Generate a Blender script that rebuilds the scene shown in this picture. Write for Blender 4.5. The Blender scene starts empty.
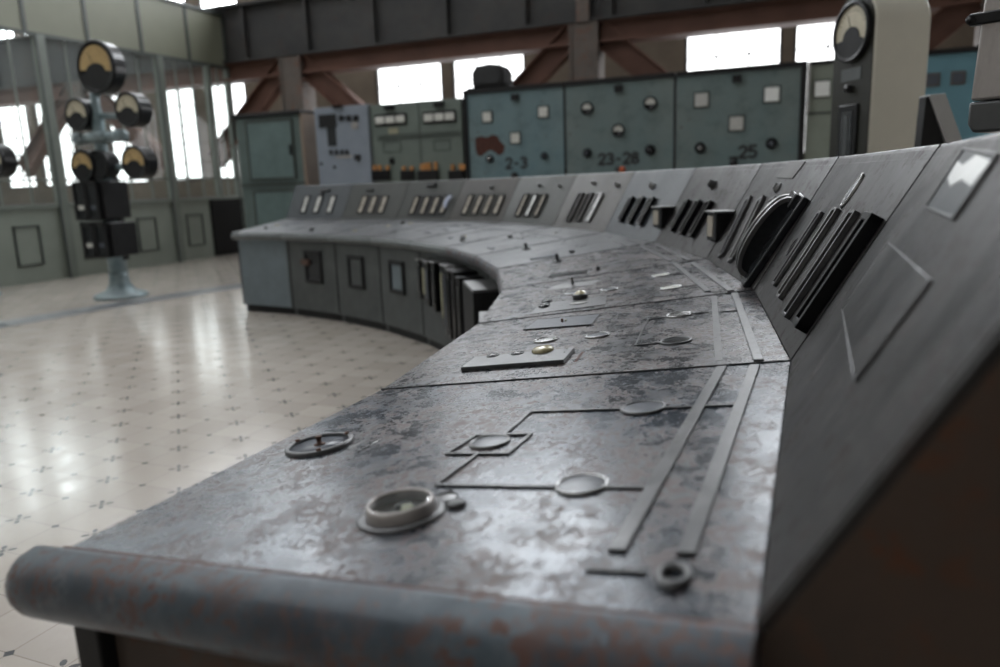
import bpy, bmesh, math, random
from mathutils import Vector, Matrix
random.seed(7)
C = bpy.context.scene.collection
R = math.radians

# ------------------------------------------------------------------ camera
FPX, PITCH, ROLL, YAW = 749.34, R(11.42779), R(-2.02473), R(22.39327)
CAM = Vector((0, 0, 1.2))
fwd = Vector((-math.sin(YAW)*math.cos(PITCH), math.cos(YAW)*math.cos(PITCH), -math.sin(PITCH)))
rgt0 = Vector((math.cos(YAW), math.sin(YAW), 0)); up0 = rgt0.cross(fwd)
RGT = math.cos(ROLL)*rgt0 + math.sin(ROLL)*up0
UPV = -math.sin(ROLL)*rgt0 + math.cos(ROLL)*up0
cd = bpy.data.cameras.new('camera'); cam = bpy.data.objects.new('camera', cd); C.objects.link(cam)
cam.matrix_world = Matrix(((RGT.x, UPV.x, -fwd.x, CAM.x), (RGT.y, UPV.y, -fwd.y, CAM.y), (RGT.z, UPV.z, -fwd.z, CAM.z), (0, 0, 0, 1)))
cd.sensor_width = 36; cd.lens = FPX*36/1000; cd.clip_start = .02; cd.clip_end = 200
cd.dof.use_dof = True; cd.dof.focus_distance = 1.55; cd.dof.aperture_fstop = 2.5
bpy.context.scene.camera = cam
# ------------------------------------------------------------------ light, exposure
S = bpy.context.scene
S.view_settings.view_transform = 'Standard'; S.view_settings.look = 'None'
S.view_settings.gamma = 1; S.view_settings.use_curve_mapping = False
S.view_settings.exposure = 0.72
W = bpy.data.worlds.new('world'); S.world = W; W.use_nodes = True
W.node_tree.nodes['Background'].inputs[0].default_value = (.8, .9, 1, 1)
W.node_tree.nodes['Background'].inputs[1].default_value = .5
LOW_WIN = 2.2      # daylight through the lower panes
HIGH_WIN = 7.0     # daylight through the tall upper panes
SIDE_WIN = 1.0
ROOF_FILL = 2.6      # glow of the added, unseen roof strips

def ray(x, y): return fwd + RGT*((x-500)/FPX) - UPV*((y-333.5)/FPX)
def on_y(x, y, Y): d = ray(x, y); return CAM + d*(Y/d.y)
def on_x(x, y, X): d = ray(x, y); return CAM + d*(X/d.x)
def on_w(x, y, D): return CAM + ray(x, y)*D

# ------------------------------------------------------------------ materials
def newmat(name):
    m = bpy.data.materials.new(name); m.use_nodes = True
    nt = m.node_tree; b = nt.nodes['Principled BSDF']
    return m, nt, b
def mixc(nt, fac, a, b):
    n = nt.nodes.new('ShaderNodeMix'); n.data_type = 'RGBA'
    for i, v in ((0, fac), (6, a), (7, b)):
        if hasattr(v, 'is_linked') or hasattr(v, 'links'): nt.links.new(v, n.inputs[i])
        else: n.inputs[i].default_value = v if i == 0 else (*v[:3], 1)
    return n.outputs[2]
def ramp(nt, src, lo, hi, a=0, b=1):
    n = nt.nodes.new('ShaderNodeMapRange'); nt.links.new(src, n.inputs[0])
    n.inputs[1].default_value = lo; n.inputs[2].default_value = hi; n.inputs[3].default_value = a; n.inputs[4].default_value = b
    n.clamp = True
    return n.outputs[0]
def coords(nt, scale=(1, 1, 1), kind='Object'):
    t = nt.nodes.new('ShaderNodeTexCoord'); m = nt.nodes.new('ShaderNodeMapping'); m.inputs['Scale'].default_value = scale
    nt.links.new(t.outputs[kind], m.inputs[0]); return m.outputs[0]
def noise(nt, vec, scale, detail=6, rough=.6, dist=0):
    n = nt.nodes.new('ShaderNodeTexNoise'); nt.links.new(vec, n.inputs['Vector'])
    n.inputs['Scale'].default_value = scale; n.inputs['Detail'].default_value = detail
    n.inputs['Roughness'].default_value = rough; n.inputs['Distortion'].default_value = dist
    return n.outputs[0]
def mth(nt, op, a, b=None):
    n = nt.nodes.new('ShaderNodeMath'); n.operation = op
    for i, v in enumerate((a, b)):
        if v is None: continue
        if isinstance(v, (int, float)): n.inputs[i].default_value = v
        else: nt.links.new(v, n.inputs[i])
    return n.outputs[0]
def bump(nt, b, h, strength=.2, dist=.002):
    n = nt.nodes.new('ShaderNodeBump'); n.inputs['Strength'].default_value = strength; n.inputs['Distance'].default_value = dist
    nt.links.new(h, n.inputs['Height']); nt.links.new(n.outputs[0], b.inputs['Normal'])
def plain(name, col, rough=.5, metal=0, var=.15, spec=.5, scale=14, bmp=.05):
    m, nt, b = newmat(name)
    v = coords(nt); n = noise(nt, v, scale)
    c = mixc(nt, ramp(nt, n, .3, .7), tuple(x*(1-var) for x in col), tuple(min(1, x*(1+var)) for x in col))
    nt.links.new(c, b.inputs['Base Color']); b.inputs['Roughness'].default_value = rough
    b.inputs['Metallic'].default_value = metal; b.inputs['Specular IOR Level'].default_value = spec
    if bmp: bump(nt, b, n, bmp)
    return m
def worn(name, c1, c2, rust=(.11, .055, .04), amt=.5, rough=(.28, .5), metal=.35, scuff=(.42, .42, .43), sc=1.0, scuffamt=.6, streak=(1, 1, 1), spec=.5):
    """old paint on steel: two paint tones, rust freckles and patches, rubbed pale specks"""
    m, nt, b = newmat(name)
    v = coords(nt); vs = coords(nt, streak)
    big = noise(nt, v, 3.2*sc, 5, .6, .1); mid = noise(nt, vs, 11*sc, 8, .68, 0); fine = noise(nt, v, 75*sc, 8, .75, 0); spk = noise(nt, v, 150*sc, 4, .7)
    col = mixc(nt, ramp(nt, big, .35, .65), c1, c2)
    wear = mth(nt, 'MULTIPLY', ramp(nt, mid, .48, .62), ramp(nt, fine, .4, .62))
    col = mixc(nt, mth(nt, 'MULTIPLY', wear, scuffamt), col, scuff)
    dark = mth(nt, 'MULTIPLY', ramp(nt, mid, .5, .36), .45)
    col = mixc(nt, dark, col, tuple(x*.55 for x in c1))
    r1 = mth(nt, 'MULTIPLY', ramp(nt, noise(nt, v, 9*sc, 8, .72, 0), .62-.16*amt, .68-.13*amt), ramp(nt, fine, .46, .56))
    r2 = ramp(nt, mth(nt, 'MULTIPLY', noise(nt, v, 33*sc, 6, .7), ramp(nt, big, .3, .7, .75, 1.1)), .64-.08*amt, .67-.06*amt)
    rr = mth(nt, 'MAXIMUM', r1, r2)
    r3 = mth(nt, 'MULTIPLY', ramp(nt, noise(nt, v, 24*sc, 5, .62), .60-.05*amt, .63-.05*amt), ramp(nt, big, .42, .6))
    rr = mth(nt, 'MAXIMUM', rr, mth(nt, 'MULTIPLY', r3, min(1, amt)))
    col = mixc(nt, mth(nt, 'MULTIPLY', rr, .9), col, rust)
    nt.links.new(col, b.inputs['Base Color']); b.inputs['Specular IOR Level'].default_value = spec
    ro = mth(nt, 'ADD', ramp(nt, mid, .3, .7, rough[0], rough[1]), mth(nt, 'MULTIPLY', rr, .25))
    nt.links.new(ro, b.inputs['Roughness'])
    nt.links.new(mth(nt, 'SUBTRACT', metal, mth(nt, 'MULTIPLY', rr, metal*.8)), b.inputs['Metallic'])
    bump(nt, b, mth(nt, 'ADD', mth(nt, 'MULTIPLY', fine, .5), mth(nt, 'MULTIPLY', rr, -.5)),   .2, .001)
    return m
def emis(name, col, st, var=.0):
    m, nt, b = newmat(name)
    b.inputs['Base Color'].default_value = (.6, .6, .6, 1); b.inputs['Roughness'].default_value = .3
    b.inputs['Emission Color'].default_value = (*col, 1); b.inputs['Emission Strength'].default_value = st
    return m
def glass(name, col=(1, 1, 1), rough=.02, alpha_mix=.12):
    m, nt, b = newmat(name); nt.nodes.remove(b)
    out = nt.nodes['Material Output']
    tr = nt.nodes.new('ShaderNodeBsdfTransparent'); tr.inputs[0].default_value = (*col, 1)
    gl = nt.nodes.new('ShaderNodeBsdfGlossy'); gl.inputs['Roughness'].default_value = rough
    df = nt.nodes.new('ShaderNodeBsdfDiffuse'); df.inputs[0].default_value = (.6, .65, .65, 1)
    mx0 = nt.nodes.new('ShaderNodeMixShader'); mx0.inputs[0].default_value = alpha_mix
    nt.links.new(tr.outputs[0], mx0.inputs[1]); nt.links.new(df.outputs[0], mx0.inputs[2])
    fr = nt.nodes.new('ShaderNodeFresnel'); fr.inputs[0].default_value = 1.45
    mx = nt.nodes.new('ShaderNodeMixShader'); ge = nt.nodes.new('ShaderNodeNewGeometry')
    nt.links.new(mth(nt, 'MULTIPLY', fr.outputs[0], mth(nt, 'SUBTRACT', 1, ge.outputs['Backfacing'])), mx.inputs[0])
    nt.links.new(mx0.outputs[0], mx.inputs[1]); nt.links.new(gl.outputs[0], mx.inputs[2])
    nt.links.new(mx.outputs[0], out.inputs[0]); return m

def tile_mat():
    m, nt, b = newmat('encaustic_tile')
    t = nt.nodes.new('ShaderNodeTexCoord'); mp = nt.nodes.new('ShaderNodeMapping')
    mp.vector_type = 'POINT'
    P = .2012; ox, oy = -2.549, 2.374
    mp.inputs['Location'].default_value = (-ox/P, -oy/P, 0); mp.inputs['Scale'].default_value = (1/P, 1/P, 1)
    nt.links.new(t.outputs['Object'], mp.inputs[0])
    s = nt.nodes.new('ShaderNodeSeparateXYZ'); nt.links.new(mp.outputs[0], s.inputs[0])
    X, Y = s.outputs[0], s.outputs[1]
    rx = mth(nt, 'FLOOR', mth(nt, 'ADD', X, .5)); ry = mth(nt, 'FLOOR', mth(nt, 'ADD', Y, .5))
    dx = mth(nt, 'SUBTRACT', X, rx); dy = mth(nt, 'SUBTRACT', Y, ry)
    par = mth(nt, 'FLOORED_MODULO', mth(nt, 'ADD', rx, ry), 2)          # 0 = cross corner
    isx = mth(nt, 'LESS_THAN', par, .5)
    a = mth(nt, 'MULTIPLY', mth(nt, 'ADD', dx, dy), .7071); c = mth(nt, 'MULTIPLY', mth(nt, 'SUBTRACT', dx, dy), .7071)
    aa, ac = mth(nt, 'ABSOLUTE', a), mth(nt, 'ABSOLUTE', c)
    def blob(u, v, u0, ru, rv):
        e = mth(nt, 'ADD', mth(nt, 'POWER', mth(nt, 'DIVIDE', mth(nt, 'SUBTRACT', u, u0), ru), 2), mth(nt, 'POWER', mth(nt, 'DIVIDE', v, rv), 2))
        return mth(nt, 'LESS_THAN', e, 1)
    cr = mth(nt, 'MAXIMUM', blob(aa, ac, .145, .075, .045), blob(ac, aa, .145, .075, .045))
    cr = mth(nt, 'MAXIMUM', cr, mth(nt, 'LESS_THAN', mth(nt, 'ADD', aa, ac), .06))
    dot = mth(nt, 'LESS_THAN', mth(nt, 'MAXIMUM', aa, ac), .06)
    mot = mth(nt, 'ADD', mth(nt, 'MULTIPLY', cr, isx), mth(nt, 'MULTIPLY', dot, mth(nt, 'SUBTRACT', 1, isx)))
    joint = mth(nt, 'LESS_THAN', mth(nt, 'MINIMUM', mth(nt, 'ABSOLUTE', dx), mth(nt, 'ABSOLUTE', dy)), .009)
    wn = nt.nodes.new('ShaderNodeTexWhiteNoise'); wn.noise_dimensions = '2D'
    cb = nt.nodes.new('ShaderNodeCombineXYZ'); nt.links.new(mth(nt, 'FLOOR', X), cb.inputs[0]); nt.links.new(mth(nt, 'FLOOR', Y), cb.inputs[1])
    nt.links.new(cb.outputs[0], wn.inputs['Vector'])
    v = coords(nt); nz = noise(nt, v, .8, 6, .65); nf = noise(nt, v, 9, 6, .7)
    col = mixc(nt, wn.outputs[0], (.44, .395, .35), (.53, .48, .43))
    col = mixc(nt, mth(nt, 'MULTIPLY', ramp(nt, nz, .45, .7), .3), col, (.34, .29, .245))
    col = mixc(nt, mth(nt, 'MULTIPLY', ramp(nt, nf, .5, .75), .25), col, (.36, .31, .27))
    col = mixc(nt, mth(nt, 'MULTIPLY', joint, .6), col, (.2, .17, .14))
    col = mixc(nt, mth(nt, 'MULTIPLY', mot, .88), col, (.045, .055, .065))
    nt.links.new(col, b.inputs['Base Color'])
    nt.links.new(ramp(nt, nf, .3, .75, .12, .26), b.inputs['Roughness'])
    h = mth(nt, 'ADD', mth(nt, 'MULTIPLY', wn.outputs[0], .6), mth(nt, 'MULTIPLY', joint, -1))
    bump(nt, b, h, .15, .001)
    return m

M = {}
M['tile'] = tile_mat()
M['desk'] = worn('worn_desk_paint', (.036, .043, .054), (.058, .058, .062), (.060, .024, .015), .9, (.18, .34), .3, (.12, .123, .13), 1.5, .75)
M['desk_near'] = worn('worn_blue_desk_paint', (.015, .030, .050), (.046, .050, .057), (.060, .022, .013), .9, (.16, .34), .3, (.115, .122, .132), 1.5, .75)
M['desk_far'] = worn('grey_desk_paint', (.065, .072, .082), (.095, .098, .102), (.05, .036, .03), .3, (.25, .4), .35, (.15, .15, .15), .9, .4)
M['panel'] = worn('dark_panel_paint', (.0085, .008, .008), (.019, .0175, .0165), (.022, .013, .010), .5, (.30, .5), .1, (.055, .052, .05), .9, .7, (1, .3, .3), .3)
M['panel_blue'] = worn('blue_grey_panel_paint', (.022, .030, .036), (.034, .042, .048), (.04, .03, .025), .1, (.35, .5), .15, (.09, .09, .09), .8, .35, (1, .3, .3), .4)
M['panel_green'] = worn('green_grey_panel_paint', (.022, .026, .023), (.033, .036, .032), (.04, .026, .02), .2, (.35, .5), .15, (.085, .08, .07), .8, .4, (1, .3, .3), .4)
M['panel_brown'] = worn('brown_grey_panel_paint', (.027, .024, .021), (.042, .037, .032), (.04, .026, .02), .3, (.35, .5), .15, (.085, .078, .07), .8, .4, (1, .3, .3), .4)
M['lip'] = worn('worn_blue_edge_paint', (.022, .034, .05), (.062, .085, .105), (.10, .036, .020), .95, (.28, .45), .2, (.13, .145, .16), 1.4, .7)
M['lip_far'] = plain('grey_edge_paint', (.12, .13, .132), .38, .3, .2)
M['front'] = plain('grey_green_front_paint', (.075, .082, .082), .5, .1, .2, .4, 5)
M['front_blue'] = plain('blue_grey_front_paint', (.15, .185, .205), .5, .1, .12, .4, 5)
M['endwall'] = worn('rusty_brown_end_wall', (.040, .026, .018), (.055, .033, .022), (.095, .038, .018), .6, (.6, .8), .0, (.05, .045, .04), .8, .2)
M['seam'] = plain('dark_seam', (.008, .008, .008), .7, 0, .2, .2)
M['strip'] = worn('dull_mimic_steel', (.085, .087, .092), (.12, .12, .122), (.07, .055, .05), .2, (.28, .4), .4, (.2, .2, .2), 2, .5)
M['line'] = plain('dark_mimic_line', (.03, .03, .032), .35, .4, .3)
M['black'] = plain('black_bakelite', (.008, .008, .009), .28, 0, .3, .3)
M['blackflat'] = plain('flat_black_metal', (.012, .012, .013), .55, 0, .3, .3)
M['chrome'] = plain('dull_chrome', (.36, .36, .36), .25, .9, .15)
M['steel'] = plain('worn_steel', (.19, .19, .19), .35, .7, .25)
M['rustpost'] = plain('rusty_bolt', (.10, .055, .04), .6, .4, .3)
M['lens'] = plain('grey_lens_glass', (.08, .09, .11), .32, 0, .3, .35, 60)
M['lens_dark'] = plain('dark_lens_glass', (.02, .022, .025), .2, .0, .3, .5, 60)
M['lens_white'] = plain('milky_lens_glass', (.5, .5, .48), .25, .0, .15, .6, 40)
M['lens_yellow'] = plain('yellowed_cracked_glass', (.42, .37, .22), .2, .0, .45, .8, 90)
M['clear'] = glass('clear_glass', (.93, .96, .95), .03, .06)
M['meterglass'] = plain('ivory_scale', (.36, .32, .26), .4, 0, .15)
M['scale_white'] = plain('white_scale', (.62, .62, .58), .35, 0, .1)
M['scale_bright'] = plain('white_glossy_scale', (.85, .87, .86), .25, 0, .05)
M['dial'] = plain('amber_dial', (.46, .32, .14), .45, 0, .12)
M['dial_pale'] = plain('pale_dial', (.50, .45, .33), .45, 0, .12)
M['green'] = plain('green_cabinet_paint', (.105, .138, .13), .45, .1, .12, .4, 4)
M['green_light'] = plain('green_door_paint', (.125, .175, .172), .4, .1, .14, .4, 4)
M['greypanel'] = plain('pale_blue_grey_paint', (.23, .26, .305), .5, .0, .08, .4, 4)
M['meterpanel'] = plain('sage_panel_paint', (.145, .175, .155), .5, .05, .1, .4, 4)
M['blue'] = worn('faded_blue_panel_paint', (.135, .22, .25), (.16, .225, .238), (.09, .035, .025), .12, (.4, .55), .05, (.2, .27, .28), .35, .35)
M['blue2'] = worn('faded_blue_green_panel_paint', (.13, .192, .20), (.165, .205, .20), (.1, .06, .05), .05, (.4, .55), .05, (.2, .25, .25), .35, .3)
M['blueright'] = plain('bright_blue_panel_paint', (.13, .27, .33), .5, 0, .08, .4, 3)
M['sage'] = plain('pale_sage_paint', (.24, .27, .23), .5, 0, .1, .4, 4)
M['partition'] = plain('partition_sage_paint', (.225, .25, .218), .45, 0, .08, .4, 2)
M['partition_post'] = plain('partition_post_paint', (.155, .175, .155), .45, 0, .1, .4, 4)
M['mould'] = plain('dark_moulding_paint', (.05, .06, .055), .45, 0, .1)
M['fascia'] = plain('cream_green_fascia_paint', (.20, .205, .155), .5, 0, .06, .4, 1.5)
M['cream'] = plain('cream_pedestal_paint', (.78, .755, .66), .4, 0, .04, .4, 3)
M['pedestal_dark'] = plain('dark_olive_face', (.018, .018, .013), .45, 0, .15, .3)
M['girder'] = worn('sooty_riveted_steel', (.028, .028, .029), (.05, .048, .046), (.06, .035, .028), .4, (.55, .7), .1, (.07, .065, .06), .4, .3)
M['redbeam'] = plain('red_oxide_steel', (.115, .056, .040), .6, .05, .2, .3, 2)
M['tan'] = plain('lit_cheek_tan', (.25, .185, .14), .5, 0, .15, .4, 3)
M['lightgrey'] = plain('light_grey_paint', (.50, .50, .50), .35, 0, .06, .4, 6)
M['column'] = worn('weathered_column_steel', (.10, .085, .075), (.13, .10, .085), (.16, .06, .035), .5, (.55, .7), .1, (.18, .15, .13), .5, .3)
M['wall'] = plain('dingy_plaster', (.16, .13, .10), .8, 0, .25, .3, 1.2)
M['outer'] = plain('grey_plaster', (.30, .29, .27), .8, 0, .15, .3, 1)
M['ceil'] = plain('dark_ceiling_boards', (.10, .095, .09), .8, 0, .2, .3, 1)
M['winframe'] = plain('dark_window_steel', (.045, .04, .037), .5, .3, .2)
M['stripe'] = plain('grey_floor_strip', (.13, .135, .145), .35, 0, .15)
M['pole'] = worn('light_blue_pole_paint', (.20, .28, .30), (.27, .33, .35), (.12, .09, .07), .3, (.3, .45), .2, (.4, .42, .42), 1, .5)
M['sheet'] = worn('brushed_instrument_steel', (.36, .335, .32), (.44, .41, .395), (.22, .18, .16), .05, (.28, .4), .4, (.5, .47, .46), .8, .4, (1, 1, .2))
M['darkcase'] = plain('dark_case_lower_paint', (.085, .088, .09), .4, .3, .1)
M['terminal'] = plain('copper_terminal', (.55, .26, .09), .4, .5, .3, .5, 30)
M['sticker'] = plain('yellowed_label', (.30, .29, .2), .6, 0, .1)
M['digits'] = plain('black_stencil_paint', (.02, .02, .022), .6, 0, .1)
M['orange'] = plain('orange_cap', (.6, .12, .04), .5, 0, .1)
M['paper'] = plain('bluish_paper', (.42, .46, .58), .7, 0, .1)
M['rustpatch'] = plain('bare_rust_patch', (.075, .028, .02), .7, 0, .3, .3, 25)
M['pane_low'] = emis('daylit_pane', (.97, .985, 1), LOW_WIN)
M['pane_high'] = emis('daylit_tall_pane', (.93, .965, 1), HIGH_WIN)
M['roof_fill'] = emis('roof_fill_strip', (.95, .98, 1), ROOF_FILL)
M['pane_side'] = emis('daylit_side_pane', (.95, .975, 1), SIDE_WIN)

# ------------------------------------------------------------------ mesh builder
def T(x=0, y=0, z=0): return Matrix.Translation((x, y, z))
def basis(o, ex, ey, ez):
    return Matrix(((ex.x, ey.x, ez.x, o.x), (ex.y, ey.y, ez.y, o.y), (ex.z, ey.z, ez.z, o.z), (0, 0, 0, 1)))
I4 = Matrix.Identity(4)
class MB:
    def __init__(s): s.v = []; s.f = []; s.sm = []
    def add(s, vs, fs, smooth=False):
        b = len(s.v); s.v += [Vector(p) for p in vs]; s.f += [tuple(i+b for i in q) for q in fs]; s.sm += [smooth]*len(fs); return s
    def box(s, F, x0, x1, y0, y1, z0, z1):
        vs = [F @ Vector(p) for p in ((x0, y0, z0), (x1, y0, z0), (x1, y1, z0), (x0, y1, z0), (x0, y0, z1), (x1, y0, z1), (x1, y1, z1), (x0, y1, z1))]
        return s.add(vs, [(0, 3, 2, 1), (4, 5, 6, 7), (0, 1, 5, 4), (1, 2, 6, 5), (2, 3, 7, 6), (3, 0, 4, 7)])
    def prism(s, F, poly, z0, z1, smooth=False):      # polygon in the frame's xy, extruded in z
        n = len(poly)
        vs = [F @ Vector((x, y, z0)) for x, y in poly] + [F @ Vector((x, y, z1)) for x, y in poly]
        s.add(vs, [tuple(reversed(range(n))), tuple(range(n, 2*n))])
        b = len(s.v)-2*n
        for i in range(n):
            j = (i+1) % n; s.f.append((b+i, b+j, b+n+j, b+n+i)); s.sm.append(smooth)
        return s
    def lathe(s, F, prof, n=40, sx=1, sy=1, cap=True):    # prof = [(r, z)...] about the frame's z
        vs = []; fs = []
        for r, z in prof:
            for i in range(n):
                a = 2*math.pi*i/n; vs.append(F @ Vector((r*math.cos(a)*sx, r*math.sin(a)*sy, z)))
        for k in range(len(prof)-1):
            for i in range(n):
                j = (i+1) % n; fs.append((k*n+i, k*n+j, (k+1)*n+j, (k+1)*n+i))
        s.add(vs, fs, True)
        if cap:
            b = len(s.v)-len(vs)
            if prof[0][0] > 1e-6: s.f.append(tuple(b+i for i in reversed(range(n)))); s.sm.append(False)
            if prof[-1][0] > 1e-6: s.f.append(tuple(b+(len(prof)-1)*n+i for i in range(n))); s.sm.append(False)
        return s
    def tube(s, pts, r, n=10):
        pts = [Vector(p) for p in pts]; rings = []
        for i, p in enumerate(pts):
            t = (pts[min(i+1, len(pts)-1)]-pts[max(i-1, 0)]).normalized()
            a = t.orthogonal().normalized() if i == 0 else (rings[-1][1]-t*rings[-1][1].dot(t)).normalized()
            rings.append((p, a, t.cross(a)))
        vs = []; fs = []
        for p, a, b in rings:
            for i in range(n): q = 2*math.pi*i/n; vs.append(p+(a*math.cos(q)+b*math.sin(q))*r)
        for k in range(len(pts)-1):
            for i in range(n): j = (i+1) % n; fs.append((k*n+i, k*n+j, (k+1)*n+j, (k+1)*n+i))
        fs.append(tuple(reversed(range(n)))); fs.append(tuple((len(pts)-1)*n+i for i in range(n)))
        return s.add(vs, fs, True)
    def build(s, name, mat, parent=None, bevel=0, seg=2):
        inv = I4
        if parent is not None: inv = ROOT[root_of(parent)].inverted()
        me = bpy.data.meshes.new(name)
        me.from_pydata([tuple(inv @ p) for p in s.v], [], s.f)
        bm = bmesh.new(); bm.from_mesh(me); bmesh.ops.recalc_face_normals(bm, faces=bm.faces); bm.to_mesh(me); bm.free()
        for p, q in zip(me.polygons, s.sm): p.use_smooth = q
        me.materials.append(M[mat] if isinstance(mat, str) else mat)
        o = bpy.data.objects.new(name, me); C.objects.link(o)
        if parent is not None: o.parent = parent
        if bevel:
            md = o.modifiers.new('bevel', 'BEVEL'); md.width = bevel; md.segments = seg; md.limit_method = 'ANGLE'; md.angle_limit = R(35)
            for p in me.polygons: p.use_smooth = True
            me.set_sharp_from_angle(angle=R(35)) if hasattr(me, 'set_sharp_from_angle') else None
        return o
ROOT = {}
def root_of(o):
    while o.parent is not None: o = o.parent
    return o.name
def tag(o, label=None, cat=None, group=None, kind=None):
    for k, v in (('label', label), ('category', cat), ('group', group), ('kind', kind)):
        if v: o[k] = v
    return o
def thing(name, label, cat, mat4, group=None, kind=None):
    o = bpy.data.objects.new(name, None); C.objects.link(o); o.empty_display_size = .1
    o.matrix_world = mat4; ROOT[o.name] = mat4.copy()
    return tag(o, label, cat, group, kind)
def text_part(name, body, F, size, mat, parent, depth=.002, bold=.0):
    cu = bpy.data.curves.new(name, 'FONT'); cu.body = body; cu.size = size; cu.extrude = depth; cu.offset = bold
    cu.align_x = 'CENTER'; cu.align_y = 'CENTER'
    tmp = bpy.data.objects.new(name+'_tmp', cu); C.objects.link(tmp)
    dg = bpy.context.evaluated_depsgraph_get(); dg.update()
    me = bpy.data.meshes.new_from_object(tmp.evaluated_get(dg))
    bpy.data.objects.remove(tmp)
    inv = ROOT[root_of(parent)].inverted()
    me.transform(inv @ F); me.materials.clear(); me.materials.append(M[mat])
    o = bpy.data.objects.new(name, me); C.objects.link(o); o.parent = parent; return o

# ================================================================== SETTING
def struct(name, mb, mat, parent=None, bevel=0):
    o = mb.build(name, mat, parent, bevel)
    if parent is None: tag(o, kind='structure')
    return o
XL, XR, YB, YF, ZC = -24.0, 7.5, 14.15, -6.0, 12.5
struct('floor', MB().box(I4, XL, XR, YF, YB, -.1, 0), 'tile')
lx = [(-20, -17), (-14, -11), (-8, -5)]; ly = (-3.0, 10.0)
cm = MB(); cm.box(I4, XL, XR, YF, ly[0], ZC, ZC+.1); cm.box(I4, XL, XR, ly[1], YB, ZC, ZC+.1)
ex_ = [XL]+[v for p in lx for v in p]+[XR]
for i in range(0, len(ex_), 2): cm.box(I4, ex_[i], ex_[i+1], ly[0], ly[1], ZC, ZC+.1)
struct('ceiling', cm, 'ceil')
struct('wall_right', MB().box(I4, XR, XR+.15, YF, YB, 0, ZC), 'outer')
struct('wall_front', MB().box(I4, XL, XR, YF-.15, YF, 0, ZC), 'outer')
struct('wall_left', MB().box(I4, XL-.15, XL, YF, YB, 0, ZC), 'outer')

# back wall with real openings: low row z 1.47-3.62, high row z 5.1-11
lowx = [(-23.3, -22.2), (-21.9, -20.8), (-19.9, -18.78), (-18.5, -18.05), (-17.8, -16.98), (-16.0, -14.9), (-14.2, -13.13), (-12.78, -11.70),
        (-8.36, -6.83), (-6.62, -5.08), (-2.11, -.51), (-.33, 1.25), (3.3, 4.9), (5.1, 6.6)]
Z0, Z1, Z2, Z3 = 1.47, 3.62, 4.90, 11.2
wb = MB()
xs = [XL] + [v for p in lowx for v in p] + [XR]
wb.box(I4, XL, XR, 14.05, 14.3, 0, Z0); wb.box(I4, XL, XR, 14.05, 14.3, Z1, Z2); wb.box(I4, XL, XR, 14.05, 14.3, Z3, ZC)
for i in range(0, len(xs), 2):
    wb.box(I4, xs[i], xs[i+1], 14.05, 14.3, Z0, Z1); wb.box(I4, xs[i], xs[i+1], 14.05, 14.3, Z2, Z3)
struct('wall_back', wb, 'wall')
nw = 0
def window(x0, x1, z0, z1, nx, nz, pane, axis='y', at=14.1, thick=.016):
    global nw
    nw += 1
    F = I4 if axis == 'y' else Matrix(((0, 1, 0, 0), (1, 0, 0, 0), (0, 0, 1, 0), (0, 0, 0, 1)))
    root = thing('window_%d' % nw, None, None, T(*(((x0+x1)/2, at, z0) if axis == 'y' else (at, (x0+x1)/2, z0))), None, 'structure')
    m = MB(); t = .045
    for a in ((x0, x0+t, z0, z1), (x1-t, x1, z0, z1), (x0, x1, z0, z0+t), (x0, x1, z1-t, z1)): m.box(F, a[0], a[1], at-.04, at+.05, a[2], a[3])
    m.build('window_frame', 'winframe', root)
    b = MB()
    for i in range(1, nx): x = x0+(x1-x0)*i/nx; b.box(F, x-thick/2, x+thick/2, at-.01, at+.02, z0, z1)
    for i in range(1, nz): z = z0+(z1-z0)*i/nz; b.box(F, x0, x1, at-.01, at+.02, z-thick/2, z+thick/2)
    for i in range(1, nx):
        for j in range(1, nz):
            b.box(F @ T(x0+(x1-x0)*i/nx, at-.02, z0+(z1-z0)*j/nz) @ Matrix.Rotation(R(45), 4, 'Y'), -.034, .034, -.01, .02, -.034, .034)
    b.build('glazing_bar', 'winframe', root)
    MB().box(F, x0+.01, x1-.01, at+.021, at+.03, z0+.01, z1-.01).build('pane', pane, root)
for (a, b) in lowx:
    n = max(2, round((b-a)/.5))
    window(a, b, Z0, Z1, n, 5, 'pane_low')
    window(a, b, Z2, Z3, n, 12, 'pane_high')
# side daylight: tall windows of the far left wall
for k in range(4):
    y0 = -3.5+k*4.2
    window(y0, y0+2.4, 2.0, 10.5, 5, 16, 'pane_side', 'x', XL+.05)

for (a, b) in lx:                      # unseen glowing roof strips, added as fill light for floor and room
    nw += 1
    root = thing('window_%d' % nw, None, None, T((a+b)/2, 3.5, ZC), None, 'structure')
    m = MB()
    for i in range(1, 14): y = ly[0]+i*(ly[1]-ly[0])/14; m.box(I4, a, b, y-.03, y+.03, ZC, ZC+.08)
    m.build('glazing_bar', 'winframe', root); MB().box(I4, a, b, ly[0], ly[1], ZC+.06, ZC+.08).build('pane', 'roof_fill', root)

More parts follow.
